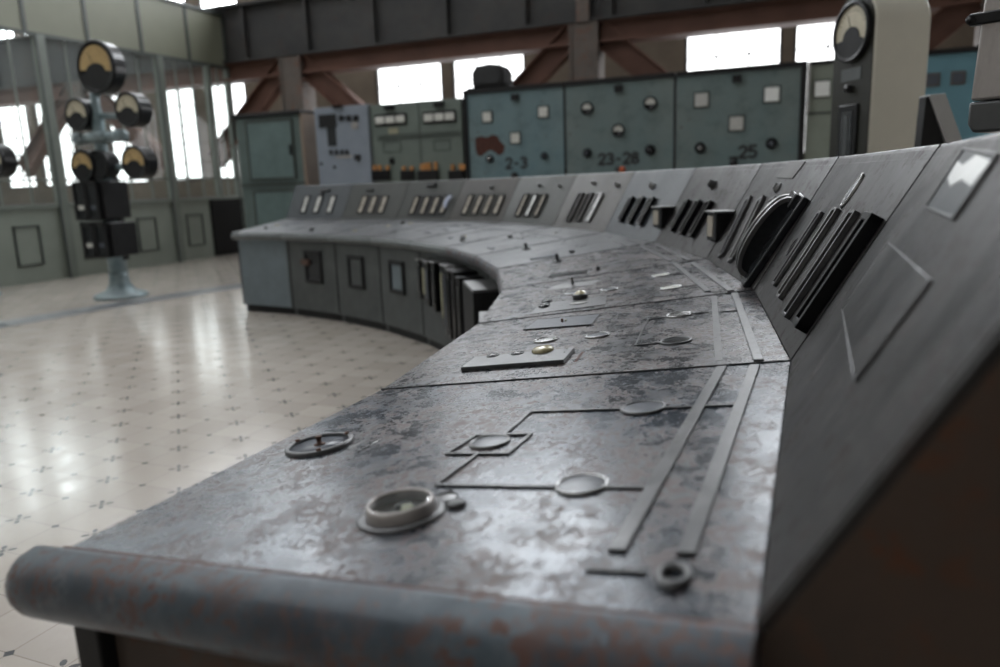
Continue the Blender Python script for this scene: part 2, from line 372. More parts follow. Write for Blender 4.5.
# steel frame of the hall: crane girder on columns
YG = 11.95
g = MB()
g.box(I4, XL, XR, YG, YG+.05, 3.60, 4.55)
g.box(I4, XL, XR, YG-.14, YG+.2, 4.53, 4.58); g.box(I4, XL, XR, YG-.12, YG+.2, 3.57, 3.61)
x = XL+.4
while x < XR: g.box(I4, x-.03, x+.03, YG-.10, YG, 3.61, 4.53); x += 1.38
struct('trim_1', g, 'girder')
rb = MB(); rb.box(I4, XL, XR, YG+.02, YG+.30, 3.30, 3.53); rb.box(I4, XL, XR, YG-.06, YG+.34, 3.53, 3.565); rb.box(I4, XL, XR, YG-.06, YG+.34, 3.25, 3.30)
struct('trim_2', rb, 'redbeam')
tn = 3
for cx in (-14.3, -8.82, -3.32, 2.2, 6.9, -19.8):
    c = MB(); c.box(I4, cx-.23, cx-.19, YG-.12, YG+.3, 0, 3.56); c.box(I4, cx+.19, cx+.23, YG-.12, YG+.3, 0, 3.56); c.box(I4, cx-.19, cx+.19, YG-.10, YG-.06, 0, 3.56)
    if cx == -3.32: c.box(I4, cx-.10, cx+.10, YG-.14, YG-.10, 3.56, 4.55)
    struct('trim_%d' % tn, c, 'column'); tn += 1
    for sgn in (-1, 1):
        p0 = Vector((cx+sgn*.20, 0, 3.42)); p1 = Vector((cx+sgn*2.1, 0, 1.8)); d = (p1-p0).normalized()
        F = basis(Vector((p0.x, YG+.05, p0.z)), d, Vector((0, 1, 0)), d.cross(Vector((0, 1, 0))))
        L = (p1-p0).length; bmb = MB(); bmb.box(F, 0, L, 0, .03, -.16, .16); bmb.box(F, 0, L, -.1, .13, -.18, -.155); bmb.box(F, 0, L, -.1, .13, .155, .18)
        struct('trim_%d' % tn, bmb, 'redbeam'); tn += 1

# glazed partition at the left
XP = -10.35
part = thing('wall_partition', None, None, T(XP, 8, 0), None, 'structure')
Y0p, Y1p = 1.5, 12.0
MB().box(I4, XP-.10, XP, Y0p, Y1p, 0, 1.08).build('lower_panel', 'partition', part)
MB().box(I4, XP-.11, XP+.02, Y0p, Y1p, 3.50, 4.42).build('fascia_panel', 'fascia', part)
fs = MB()
yy = Y0p+.1
for y in [1.75, 2.77, 3.8, 4.82, 5.85, 6.88, 7.9, 8.92, 9.95, 11.0, 11.93]: fs.box(I4, XP+.02, XP+.035, y-.03, y+.03, 3.50, 4.42)
fs.box(I4, XP+.02, XP+.04, Y0p, Y1p, 3.47, 3.52); fs.box(I4, XP-.12, XP+.06, Y0p, Y1p, 4.42, 4.47)
fs.build('fascia_rib', 'mould', part)
posts = [1.55, 3.7, 5.85, 8.1, 10.28, 11.42, 11.95]
for y in posts:
    w = .075 if y < 11 else .05
    MB().box(I4, XP-.06, XP+.05, y-w, y+w, 0 if y != 11.42 else 1.08, 3.50).build('post', 'partition_post', part, .008)
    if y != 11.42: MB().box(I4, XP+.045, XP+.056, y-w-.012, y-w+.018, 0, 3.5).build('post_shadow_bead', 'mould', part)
MB().box(I4, XP-.06, XP+.04, Y0p, Y1p, 1.05, 1.12).build('sill_rail', 'partition_post', part)
gb = MB()
for a, b in zip(posts[:-1], posts[1:]):
    n = max(2, round((b-a)/.42))
    for i in range(1, n): y = a+(b-a)*i/n; gb.box(I4, XP-.03, XP-.005, y-.012, y+.012, 1.1, 3.5)
gb.box(I4, XP-.03, XP-.005, Y0p, Y1p, 1.44, 1.47)
gb.build('glazing_bar', 'partition_post', part)
MB().box(I4, XP-.022, XP-.014, Y0p, Y1p, 1.1, 3.5).build('glass_pane', 'clear', part)
for ym in (4.25, 5.3, 6.42, 7.47, 8.55, 9.61, 10.70):
    md = MB(); h = .2
    for a in ((ym-h, ym-h+.025, .25, .82), (ym+h-.025, ym+h, .25, .82), (ym-h, ym+h, .25, .275), (ym-h, ym+h, .795, .82)): md.box(I4, XP, XP+.02, a[0], a[1], a[2], a[3])
    md.build('panel_moulding', 'mould', part)
MB().box(I4, XP-.02, XP+.05, 11.12, 11.97, .02, 1.06).build('dark_lower_slab', 'seam', part)  # flat near-black slab over the lower part of the last bay

# long flat grey band lying over the tiled floor
st = MB()
pts2 = [(-7.6, 1.5), (-7.42, 3.5), (-7.27, 4.8), (-7.12, 6.2), (-6.78, 7.6), (-6.3, 9.0)]
for (xa, ya), (xb, yb) in zip(pts2[:-1], pts2[1:]):
    d = Vector((xb-xa, yb-ya, 0)); L = d.length; d.normalize(); F = basis(Vector((xa, ya, 0)), d, Vector((-d.y, d.x, 0)), Vector((0, 0, 1)))
    st.box(F, -.02, L+.02, -.19, .19, 0, .004)
struct('trim_50', st, 'stripe')

# ================================================================== CONSOLE
CX, CY = -5.79025708, .9371654
RF, RR, RT, ZF, ZR, ZT = 5.01964284, 5.78686105, 5.98371373, .79792213, .88997469, 1.23285506
DT = R(8.050694); HA = DT/2; TH0 = R(84.2008)
HF, HR, HT = RF*math.sin(HA), RR*math.sin(HA), RT*math.sin(HA)
DR, DTT = (RR-RF)*math.cos(HA), (RT-RF)*math.cos(HA)
GAP = .0012
def uframe(k):
    th = TH0-DT*(k+.5); er = Vector((math.cos(th), math.sin(th), 0)); et = Vector((math.sin(th), -math.cos(th), 0))
    o = Vector((CX, CY, 0))+er*(RF*math.cos(HA)); return basis(o, et, er, Vector((0, 0, 1)))
class Unit: pass
def plane_local(F, px, py):
    Fi = F.inverted(); o = Fi @ CAM; d = (Fi.to_3x3() @ ray(px, py)); t = -o.z/d.z; return o.x+t*d.x, o.y+t*d.y
slope_d = math.hypot(DR, ZR-ZF); slope_p = math.hypot(DTT-DR, ZT-ZR)
def make_unit(k, label, mats):
    F = uframe(k); u = Unit(); u.k = k; u.F = F
    near = k == 10; far = k == 0
    u.root = root = thing('control_desk', label, 'control desk', F, 'curved row of control desk units')
    g = GAP
    u.D = F @ basis(Vector((0, 0, ZF)), Vector((1, 0, 0)), Vector((0, DR/slope_d, (ZR-ZF)/slope_d)), Vector((0, -(ZR-ZF)/slope_d, DR/slope_d)))
    u.P = F @ basis(Vector((0, DR, ZR)), Vector((1, 0, 0)), Vector((0, (DTT-DR)/slope_p, (ZT-ZR)/slope_p)), Vector((0, -(ZT-ZR)/slope_p, (DTT-DR)/slope_p)))
    # desktop plate
    MB().prism(u.D, [(-HF+g, .0), (HF-g, .0), (HR-g, slope_d), (-HR+g, slope_d)], -.012, 0).build('desktop', mats['desk'], root, .0015)
    # front rounded edge: half-round profile swept along x
    def swept(name, prof, F2, x0, x1, mat, skew=0):
        m = MB(); n = len(prof)
        vs = [F2 @ Vector((x0-skew*p[0], p[0], p[1])) for p in prof]+[F2 @ Vector((x1+skew*p[0], p[0], p[1])) for p in prof]
        m.add(vs, [tuple(range(n)), tuple(reversed(range(n, 2*n)))])
        for i in range(n): j = (i+1) % n; m.add([], []); m.f.append((i, j, n+j, n+i)); m.sm.append(True)
        o = m.build(name, mat, root)
        o.data.set_sharp_from_angle(angle=R(50)); return o
    prof = [(0.0, -.001), (-.006, .0025)]
    for i in range(0, 11): a = R(90+i*18); prof.append((-.018+.036*math.cos(a)*.95, -.034+.036*math.sin(a)))
    prof += [(0.0, -.068)]
    s = HF/RF
    prof = [(p[0]+.040, p[1]) if i > 1 else ((.04, -.008) if i == 0 else (.01, -.0075)) for i, p in enumerate(prof)]
    swept('rounded_edge', prof, F @ T(0, 0, ZF), -HF+g, HF-g, mats['lip'], s*1.0)
    # instrument panel plate
    MB().prism(u.P, [(-HR+g, 0), (HR-g, 0), (HT-g, slope_p-.006), (-HT+g, slope_p-.006)], -.01, 0).build('instrument_panel', mats['panel'], root, .0015)
    # top cap, rounded to the back
    prof = [(DTT-.012, ZT-.02)]
    for i in range(6): a = R(150-i*12); prof.append((DTT+.012+.014*math.cos(a), ZT-.013+.014*math.sin(a)))
    prof += [(DTT+.26, ZT+.001), (DTT+.28, ZT-.012), (DTT+.28, ZT-.02)]
    hs = math.sin(HA)/math.cos(HA)
    m = MB(); n = len(prof)
    vs = [F @ Vector((-(HF+p[0]*hs)+g, p[0], p[1])) for p in prof]+[F @ Vector((HF+p[0]*hs-g, p[0], p[1])) for p in prof]
    m.add(vs, [tuple(range(n)), tuple(reversed(range(n, 2*n)))])
    for i in range(n): j = (i+1) % n; m.f.append((i, j, n+j, n+i)); m.sm.append(False)
    m.build('top_cap', mats['panel'], root)
    # carcass: side outline in (y,z), closed by front, back and two cheeks
    def cheek(x_side, name, mat, t=.02, mold=0):
        m = MB(); pr = [(.06, .07), (.06, ZF-.07), (.02, ZF-.07), (.02, ZF-.014), (DR, ZR-.014), (DTT, ZT-.02), (DTT+.275, ZT-.02), (DTT+.275, .0), (.10, .0), (.10, .07)]
        sg = 1 if x_side > 0 else -1
        n = len(pr)
        vs = [F @ Vector((sg*(HF+p[0]*hs-g-t), p[0], p[1])) for p in pr]+[F @ Vector((sg*(HF+p[0]*hs-g), p[0], p[1])) for p in pr]
        m.add(vs, [tuple(range(n)), tuple(reversed(range(n, 2*n)))])
        for i in range(n): j = (i+1) % n; m.f.append((i, j, n+j, n+i)); m.sm.append(False)
        return m.build(name, mat, root)
    cheek(-1, 'side_panel', mats['front'] if not near else 'front')
    cheek(1, 'side_panel', 'endwall' if near else 'front')
    b = MB(); x = HF+(DTT+.27)*hs-g-.02; b.box(F, -x, x, DTT+.25, DTT+.272, .02, ZT-.02); b.build('back_panel', 'front', root)
    x = HF+.06*hs-g-.021
    fp = MB(); fp.box(F, -x, x, .06, .078, .075, ZF-.07); u.front = fp.build('front_panel', mats['front'], root)
    kb = MB(); kb.box(F, -x, x, .10, .115, .0, .075); kb.build('toe_kick', 'blackflat', root)
    if k > 0:
        sa = Vector((-HF+.002, .0, 0)); sb_ = Vector((-HR+.002, slope_d, 0)); dd = (sb_-sa).normalized()
        MB().box(u.D @ basis(sa, dd, Vector((-dd.y, dd.x, 0)), Vector((0, 0, 1))), 0, (sb_-sa).length, -.0025, .0025, -.001, .0022).build('joint_bead', 'seam', root, .0008)
    if k > 0:
        sa = Vector((-HR+.002, 0, 0)); sb_ = Vector((-HT+.002, slope_p, 0)); dd = (sb_-sa).normalized()
        MB().box(u.P @ basis(sa, dd, Vector((-dd.y, dd.x, 0)), Vector((0, 0, 1))), 0, (sb_-sa).length, -.0022, .0022, -.001, .0016).build('joint_bead', 'seam', root, .0006)
    u.FR = F @ basis(Vector((0, .06, 0)), Vector((1, 0, 0)), Vector((0, 0, 1)), Vector((0, -1, 0)))
    return u

gm = dict
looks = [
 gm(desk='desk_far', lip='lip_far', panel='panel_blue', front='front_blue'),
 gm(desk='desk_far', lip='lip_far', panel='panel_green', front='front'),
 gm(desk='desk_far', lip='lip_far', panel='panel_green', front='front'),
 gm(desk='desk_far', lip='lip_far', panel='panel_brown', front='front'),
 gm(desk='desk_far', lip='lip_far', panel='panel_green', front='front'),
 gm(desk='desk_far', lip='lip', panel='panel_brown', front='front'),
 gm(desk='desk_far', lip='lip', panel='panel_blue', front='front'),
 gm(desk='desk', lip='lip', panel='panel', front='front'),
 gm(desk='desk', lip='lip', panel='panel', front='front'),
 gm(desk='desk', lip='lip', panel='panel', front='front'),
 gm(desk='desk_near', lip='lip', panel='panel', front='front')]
labels = [
 'far end desk unit with a light blue-grey front and three short white meter slots',
 'control desk unit with three beige meter slots, next to the far end unit',
 'control desk unit with a bluish paper sticking out of its four meter slots',
 'control desk unit with four beige meter slots in one wide dark frame',
 'control desk unit with three slots, the middle one bright, below the number 2-3',
 'brown-grey control desk unit whose rightmost of three slots shines white',
 'farther of the two desk units with a box meter beside black bars, bluish panel',
 'nearer desk unit with a box meter beside black bars, next to the swung-out recorder',
 'control desk unit carrying the swung-out arched recorder on its sloping panel',
 'control desk unit with five long black bars and an oval lens above them',
 'nearest control desk unit with rusty rounded end and glass-rimmed bezel on its top']
U = [make_unit(k, labels[k], looks[k]) for k in range(11)]

# near end: rounded end edge round the nearest desk and its dark leg
u = U[10]; F = u.F
hs = math.tan(HA)
e0 = u.D @ Vector((HF-GAP, -.004, 0)); e1 = u.D @ Vector((HR-GAP, slope_d, 0)); ax = (e1-e0).normalized(); L = (e1-e0).length
nz = (u.D.to_3x3() @ Vector((0, 0, 1))).normalized(); outw = ax.cross(nz)
if outw.dot(F.to_3x3() @ Vector((1, 0, 0))) < 0: outw = -outw
E = basis(e0, ax, outw, nz)
prof = [(0, -.0012), (.004, .0018), (.010, .0006)]
for i in range(0, 11): a = R(90-i*18); prof.append((.014+.040*math.cos(a), -.040+.040*math.sin(a)))
prof += [(0, -.08)]
m = MB(); n = len(prof)
segs = [(-.072, .35), (-.066, .7), (-.055, .9), (-.035, 1), (0, 1), (L*.25, 1), (L*.5, 1), (L*.75, 1), (L, 1)]
for s_, sc_ in segs: m.v += [E @ Vector((s_, p[0]*sc_, p[1]*(.6+.4*sc_)-(1-sc_)*.022 if sc_ < 1 else p[1])) for p in prof]
for k in range(len(segs)-1):
    for i in range(n): j = (i+1) % n; m.f.append((k*n+i, k*n+j, (k+1)*n+j, (k+1)*n+i)); m.sm.append(True)
m.f.append(tuple(range(n))); m.sm.append(False); m.f.append(tuple(reversed(range((len(segs)-1)*n, len(segs)*n)))); m.sm.append(False)
o = m.build('rounded_end_edge', 'lip', u.root); o.data.set_sharp_from_angle(angle=R(60))
tag(o, 'rust-freckled blue-grey rounded edge closing the end of the desk')
MB().box(E, -.004, L, -.001, .0045, -.004, .0012).build('end_seam', 'rustpatch', u.root)
MB().box(F, HF-.03, HF+.02, .015, .055, 0, ZF-.075).build('corner_post', 'blackflat', u.root, .003)
# steel edge strip along the end of the panel
pe0 = u.P @ Vector((HR-.012, 0, 0)); pe1 = u.P @ Vector((HT-.012, slope_p, 0)); d = (pe1-pe0).normalized()
n3 = (u.P.to_3x3() @ Vector((0, 0, 1))).normalized(); EP = basis(pe0, d, n3.cross(d), n3)
MB().box(EP, 0, (pe1-pe0).length, -.004, .013, -.02, .0015).build('end_edge_strip', 'panel', u.root, .002)

# --------------------------------------------------------------- things fixed on the desktops
def loc(u, face, px, py): return plane_local(getattr(u, face), px, py)
def strip(u, pts, w, h, mat, name='mimic_line', face='D', bevel=.0008):
    Fm = getattr(u, face); q = [Vector((*loc(u, face, *p), 0)) for p in pts]; m = MB()
    for a, b in zip(q[:-1], q[1:]):
        d = (b-a); L = d.length; d.normalize(); FF = Fm @ basis(a, d, Vector((-d.y, d.x, 0)), Vector((0, 0, 1)))
        m.box(FF, -w/2 if len(q) > 2 else 0, L+(w/2 if len(q) > 2 else 0), -w/2, w/2, .0, h)
    return m.build(name, mat, u.root, bevel)
def strip_l(u, q, w, h, mat, name='mimic_line', face='D'):
    Fm = getattr(u, face); q = [Vector((*p, 0)) for p in q]; m = MB()
    for a, b in zip(q[:-1], q[1:]):
        d = (b-a); L = d.length; d.normalize(); FF = Fm @ basis(a, d, Vector((-d.y, d.x, 0)), Vector((0, 0, 1)))
        m.box(FF, 0, L, -w/2, w/2, .0, h)
    return m.build(name, mat, u.root, .0006)
DSC = 1.42
def disc(u, px, py, r, mat, h=.006, rim='steel', name='indicator_lens', label=None):
    x, y = loc(u, 'D', px, py); FF = u.D @ T(x, y, 0)
    r *= DSC; h = .0042
    ring = MB().lathe(FF, [(r, 0), (r, h*.7), (r*.97, h), (r*.90, h), (r*.88, h*.75), (r*.82, .0005)], 40, cap=False)
    ring.lathe(FF, [(r*.84, .0004), (0, .0005)], 40, cap=False)
    o = ring.build(name, rim, u.root)
    g_ = MB().lathe(FF, [(r*.885, h*.6), (r*.6, h*.8), (r*.3, h*.86), (0, h*.88)], 40, cap=False).build('lens_glass', mat, o)
    if label: tag(o, label)
    return o
def plate(u, quad, h, mat, name='name_plate', bev=.0012):
    q = [loc(u, 'D', *p) for p in quad]
    return MB().prism(u.D, q, 0, h).build(name, mat, u.root, bev)
def lbox(u, face, px, py, sx, sy, h, mat, name, bev=.001, z0=0, parent=None):
    x, y = loc(u, face, px, py)
    return MB().box(getattr(u, face) @ T(x, y, 0), -sx/2, sx/2, -sy/2, sy/2, z0, z0+h).build(name, mat, parent or u.root, bev)

# unit 10 -------------------------------------------------
u = U[10]
# the two long steel bars
strip(u, [(722, 368), (617, 553)], .0165, .004, 'strip', 'mimic_bar')
strip(u, [(755, 366.5), (686, 556)], .0165, .004, 'strip', 'mimic_bar')
strip(u, [(437, 486), (556, 488)], .0065, .003, 'strip'); strip(u, [(606, 488), (647, 489)], .0065, .003, 'strip')
strip(u, [(437, 486), (479, 454)], .005, .0034, 'strip')
q = [(447, 455), (476, 436.5), (531, 435.5), (508, 455), (447, 455)]
strip(u, q, .005, .0035, 'strip', 'mimic_frame')
strip(u, [(505, 435), (531, 412.5), (624, 410)], .0055, .0032, 'strip'); strip(u, [(662, 409), (733, 406)], .0055, .0032, 'strip')
strip(u, [(586, 571), (646, 574.5)], .005, .003, 'line')
disc(u, 490, 443, .0205, 'lens', .006); disc(u, 582, 486, .0212, 'lens', .008, 'chrome'); disc(u, 643, 409, .0235, 'lens', .007, 'strip')
x, y = loc(u, 'D', 674, 579); m = MB()
m.lathe(u.D @ T(x, y, 0), [(.019, 0), (.019, .006), (.0125, .006), (.0125, 0)], 40, 1.0, .75, cap=False); m.build('oval_ring', 'strip', u.root)
# round gauge plate with a rusty post, front left
x, y = loc(u, 'D', 320, 446); FF = u.D @ T(x, y, 0)
m = MB().lathe(FF, [(.053, 0), (.053, .005), (.051, .0065), (.046, .0065), (.0445, .005), (.0445, .002)], 48, cap=False)
ring = m.build('round_bezel', 'strip', u.root)
MB().lathe(FF, [(.0445, 0), (.0445, .0025), (0, .003)], 40, cap=False).build('dial_plate', 'lens', ring)
m = MB().lathe(FF, [(.009, 0), (.009, .004), (.0038, .005), (.0038, .012), (.005, .013), (.005, .016), (0, .0165)], 14, cap=False).build('centre_post', 'rustpost', ring)
m = MB()
for a in (35, 150, 262): m.lathe(FF @ T(.047*math.cos(R(a)), .047*math.sin(R(a)), .0), [(.004, .006), (.004, .009), (0, .0095)], 10, cap=False)
m.build('bolt', 'rustpost', ring)
strip(u, [(358, 452), (380, 440)], .002, .0012, 'chrome', 'label_strip'); strip(u, [(349, 449), (366, 440)], .010, .0006, 'strip', 'label_strip')
# glass-rimmed bezel
x, y = loc(u, 'D', 402, 515); FF = u.D @ T(x, y, 0)
bz = MB().lathe(FF, [(.050, 0), (.050, .002), (.048, .004), (.038, .004), (.036, .0015), (0, .001)], 48, cap=False).build('bezel_flange', 'strip', u.root)
MB().lathe(FF, [(.0395, .004), (.039, .010), (.038, .015), (.036, .0175), (.0345, .0172), (.0335, .0155), (.034, .012), (.0345, .004)], 48, cap=False).build('raised_ring', 'sheet', bz)
MB().lathe(FF, [(.0343, .0135), (.02, .0145), (0, .015)], 40, cap=False).build('dome_glass', 'clear', bz)
MB().box(FF @ T(.008, .012, .004) @ Matrix.Rotation(R(25), 4, 'Z'), -.014, .014, -.006, .006, 0, .008).build('meter_movement', 'sticker', bz, .002)
MB().box(FF @ T(-.012, -.004, .003), -.008, .008, -.008, .008, 0, .006).build('meter_coil', 'lens_dark', bz, .002)
disc(u, 446, 500, .0105, 'steel', .004, 'strip', 'small_cap'); 
x, y = loc(u, 'D', 457, 506); MB().lathe(u.D @ T(x, y, 0), [(.0105, 0), (.0105, .004), (.009, .0055), (0, .006)], 30, cap=False).build('small_cap', 'strip', u.root)
strip(u, [(440, 497), (452, 492)], .004, .004, 'line', 'cap_hinge')
# unit 9 -------------------------------------------------
u = U[9]
strip(u, [(759, 361.5), (734.5, 294)], .0165, .004, 'strip', 'mimic_bar')
strip(u, [(719, 361), (714, 296)], .014, .0008, 'strip', 'worn_tape')
base = plate(u, [(461, 371.5), (476, 360.5), (575, 351.5), (564, 364)], .009, 'strip', 'switch_plate', .0015)
for (a, b) in ((493.6, 362.5), (518, 360.3)):
    xx, yy = loc(u, 'D', a, b-3)
    m = MB().lathe(u.D @ T(xx, yy, .009), [(.018, 0), (.018, .0014), (.015, .0014), (.015, .0002)], 24, 1, .8, cap=False); m.lathe(u.D @ T(xx, yy, .009), [(.015, .0003), (0, .0004)], 20, 1, .8, cap=False)
    sr = m.build('socket_ring', 'black', base)
    MB().box(u.D @ T(xx, yy, .0095), -.008, .008, -.006, .006, 0, .0016).build('contact', 'chrome', sr)
xx, yy = loc(u, 'D', 543.5, 355); MB().lathe(u.D @ T(xx, yy, .009), [(.026, 0), (.0265, .004), (.022, .008), (.012, .0095), (0, .0105)], 14, 1, .9, cap=False).build('cracked_glass_cap', 'lens_yellow', base)
m = MB()
for a, b in ((467, 367), (473, 364), (565, 358.5), (567.5, 355)):
    xx, yy = loc(u, 'D', a, b-2); m.lathe(u.D @ T(xx, yy, .009), [(.0016, 0), (.0016, .001), (0, .0012)], 8, cap=False)
m.build('screw', 'blackflat', base)
strip(u, [(575, 362), (583, 352)], .006, .0006, 'rustpatch', 'rusty_tab'); strip(u, [(580, 359), (590, 353)], .006, .0008, 'strip', 'label_strip')
disc(u, 546, 340.6, 0.0206, 'chrome', .006, 'chrome'); disc(u, 597.5, 336, 0.0210, 'lens', .005, 'chrome')
bp = plate(u, [(523.5, 330.6), (537, 320.5), (600, 315), (591.5, 325.5)], .003, 'lens', 'blue_name_plate', .0012)
rim = [(523.5, 330.6), (537, 320.5), (600, 315), (591.5, 325.5), (523.5, 330.6)]
strip(u, rim, .002, .004, 'line', 'plate_rim')
lbox(u, 'D', 562.5, 323, .006, .006, .012, 'rustpost', 'broken_stud', .001); lbox(u, 'D', 566, 322, .014, .004, .004, 'sticker', 'broken_stud_base', .001, .003)
lbox(u, 'D', 608.5, 318.5, .016, .012, .0008, 'strip', 'label_strip')
disc(u, 679, 315.4, 0.0227, 'chrome', .005, 'chrome'); disc(u, 676, 341.5, 0.0234, 'lens_dark', .006, 'strip')
strip(u, [(664, 318), (648.2, 319.7), (635, 346), (660, 343.6)], .0042, .0026, 'line')
strip(u, [(693, 314), (709, 312.7)], .004, .0026, 'line'); strip(u, [(720, 312.4), (737, 311)], .004, .0026, 'line')
# unit 8 -------------------------------------------------
u = U[8]
strip(u, [(674, 263.5), (708, 292)], .0165, .004, 'strip', 'mimic_bar'); strip(u, [(692.4, 263), (731, 291.5)], .0165, .004, 'strip', 'mimic_bar')
plate(u, [(528.6, 315), (541, 304), (606, 296.5), (606, 305)], .0022, 'strip', 'switch_plate')
for a, b, w_ in ((544.5, 307, .030), (547, 302.5, .028)):
    xx, yy = loc(u, 'D', a, b); m = MB().lathe(u.D @ T(xx, yy, .002), [(w_, 0), (w_, .006), (w_*.8, .008), (w_*.5, .0065), (0, .006)], 30, 1, .6, cap=False); m.build('oval_knob', 'lens_dark', u.root)
disc(u, 579, 303.5, 0.0209, 'lens_white', .004, 'strip')
xx, yy = loc(u, 'D', 580.5, 299); m = MB().lathe(u.D @ T(xx, yy, .002), [(.030, 0), (.030, .012), (.027, .015), (0, .016)], 26, 1, .8, cap=False); kn = m.build('oval_knob', 'line', u.root)
MB().lathe(u.D @ T(xx-.003, yy+.002, .018), [(.024, 0), (.016, .007), (0, .009)], 16, 1, .8, cap=False).build('glass_cap', 'lens_yellow', kn)
disc(u, 573.6, 293.6, 0.0217, 'lens', .004, 'chrome'); disc(u, 609, 290, 0.0217, 'lens', .004, 'chrome')
disc(u, 660.7, 275.6, 0.0232, 'scale_white', .006, 'chrome'); disc(u, 670.8, 288, 0.0248, 'scale_white', .007, 'chrome')
plate(u, [(546, 290.5), (556, 285.5), (600, 280), (592, 285.5)], .002, 'steel', 'name_plate')
lbox(u, 'D', 572.8, 284.5, .034, .010, .030, 'steel', 'handle_block', .002)
strip(u, [(688.5, 271), (699, 270.3)], .004, .0026, 'line'); strip(u, [(669, 274.9), (681, 273.6)], .004, .0026, 'line'); strip(u, [(681, 287.4), (697, 285.4)], .004, .0026, 'line')
lbox(u, 'D', 628, 288, .006, .006, .003, 'black', 'screw')
# unit 7 -------------------------------------------------
u = U[7]
strip(u, [(641, 246.6), (671, 261.3)], .0165, .004, 'strip', 'mimic_bar'); strip(u, [(656, 244.8), (690, 260.8)], .0165, .004, 'strip', 'mimic_bar')
plate(u, [(548, 278), (551, 274.4), (588, 270.5), (587, 273)], .004, 'lens_dark', 'name_plate')
for a in (556, 567, 578): lbox(u, 'D', a, 274.6, .012, .008, .002, 'chrome', 'label_strip', .0005, .004)
xx, yy = loc(u, 'D', 598, 270)
MB().lathe(u.D @ T(xx, yy, 0), [(.010, 0), (.010, .012), (.007, .016), (0, .017)], 20, 1.2, .8, cap=False).build('toggle_knob', 'black', u.root)
strip(u, [(656, 259), (622, 262), (609, 254.5), (640, 251.5)], .003, .002, 'line')
for (uu, px, py) in ((7, 557.7, 262), (5, 526.5, 250)):
    q_ = U[uu]; xx, yy = loc(q_, 'D', px, py); FF = q_.D @ T(xx, yy, 0)
    b_ = MB().lathe(FF, [(.034, 0), (.034, .005), (.030, .008), (0, .009)], 28, 1, .7, cap=False).build('knob_base', 'lens_dark', q_.root)
    m = MB(); m.box(FF @ T(0, 0, .007), -.005, .005, -.008, .008, 0, .030); m.box(FF @ T(-.004, 0, .03), -.007, .007, -.006, .006, 0, .008); m.build('lever', 'blackflat', b_, .002)
u = U[6]
strip(u, [(628, 239.5), (645, 245.6)], .0165, .004, 'strip', 'mimic_bar'); strip(u, [(614, 240.8), (631, 247.6)], .0165, .004, 'strip', 'mimic_bar')
plate(u, [(530, 260), (532, 257.5), (556, 254.5), (555, 256.5)], .005, 'lens', 'name_plate')
lbox(u, 'D', 571.8, 252.5, .045, .02, .012, 'black', 'toggle_knob', .003)
strip(u, [(560, 262), (600, 256)], .004, .002, 'line')
rnd = random.Random(3)
for k in range(6):
    u = U[k]
    for i in range(4):
        x = rnd.uniform(-.24, .24); y = rnd.uniform(.12, .62); t_ = rnd.random()
        FF = u.D @ T(x, y, 0)
        if t_ < .4:
            o = MB().lathe(FF, [(.02, 0), (.02, .005), (.016, .006), (0, .008)], 20, cap=False).build('indicator_lens', rnd.choice(['lens_white', 'lens', 'lens_yellow']), u.root)
        elif t_ < .75: MB().box(FF, -.045, .045, -.01, .01, 0, .005).build('name_plate', rnd.choice(['lens', 'steel']), u.root, .001)
        else: MB().box(FF, -.018, .018, -.012, .012, 0, .015).build('toggle_knob', 'black', u.root, .003)
    strip_l(u, [(-.28, .55), (.28, .55)], .006, .002, 'line'); 
    if k > 2: strip_l(u, [(-.1, .3), (-.1, .55)], .005, .002, 'line')

# --------------------------------------------------------------- sloping instrument panels
def slot(u, b, t, w, h=.008, mat='meterglass', frame='black', name='meter_slot', fw=.006, label=None):
    """long narrow meter: raised frame with a sunk scale, between two points on the panel"""
    p0 = Vector((*loc(u, 'P', *b), 0)); p1 = Vector((*loc(u, 'P', *t), 0)); d = p1-p0; L = d.length; d.normalize()
    if abs(d.x) < .25: d = Vector((0, 1, 0))
    FF = u.P @ basis(p0, Vector((d.y, -d.x, 0)), d, Vector((0, 0, 1)))
    m = MB(); a = w/2
    m.box(FF, -a, -a+fw, 0, L, 0, h); m.box(FF, a-fw, a, 0, L, 0, h); m.box(FF, -a, a, 0, fw, 0, h); m.box(FF, -a, a, L-fw, L, 0, h)
    o = m.build(name, frame, u.root, .0012)
    MB().box(FF, -a+fw, a-fw, fw, L-fw, 0, .004).build('scale', mat, o)
    MB().box(FF, -a+fw, a-fw, fw+(L-2*fw)*.42, fw+(L-2*fw)*.42+.004, .004, .006).build('pointer', 'blackflat', o)
    if label: tag(o, label)
    return o
def pknob(u, px, py, r, mat='black', h=.02, sy=1, name='key_switch'):
    x, y = loc(u, 'P', px, py); FF = u.P @ T(x, y, 0)
    o = MB().lathe(FF, [(r*1.3, 0), (r*1.3, .004), (r, .005), (r*.95, h), (0, h+.001)], 24, 1, sy, cap=False).build(name, mat, u.root)
    MB().box(FF @ T(0, 0, h), -r*.2, r*.2, -r*.8*sy, r*.8*sy, 0, .006).build('key_slot', 'steel', o, .001); return o
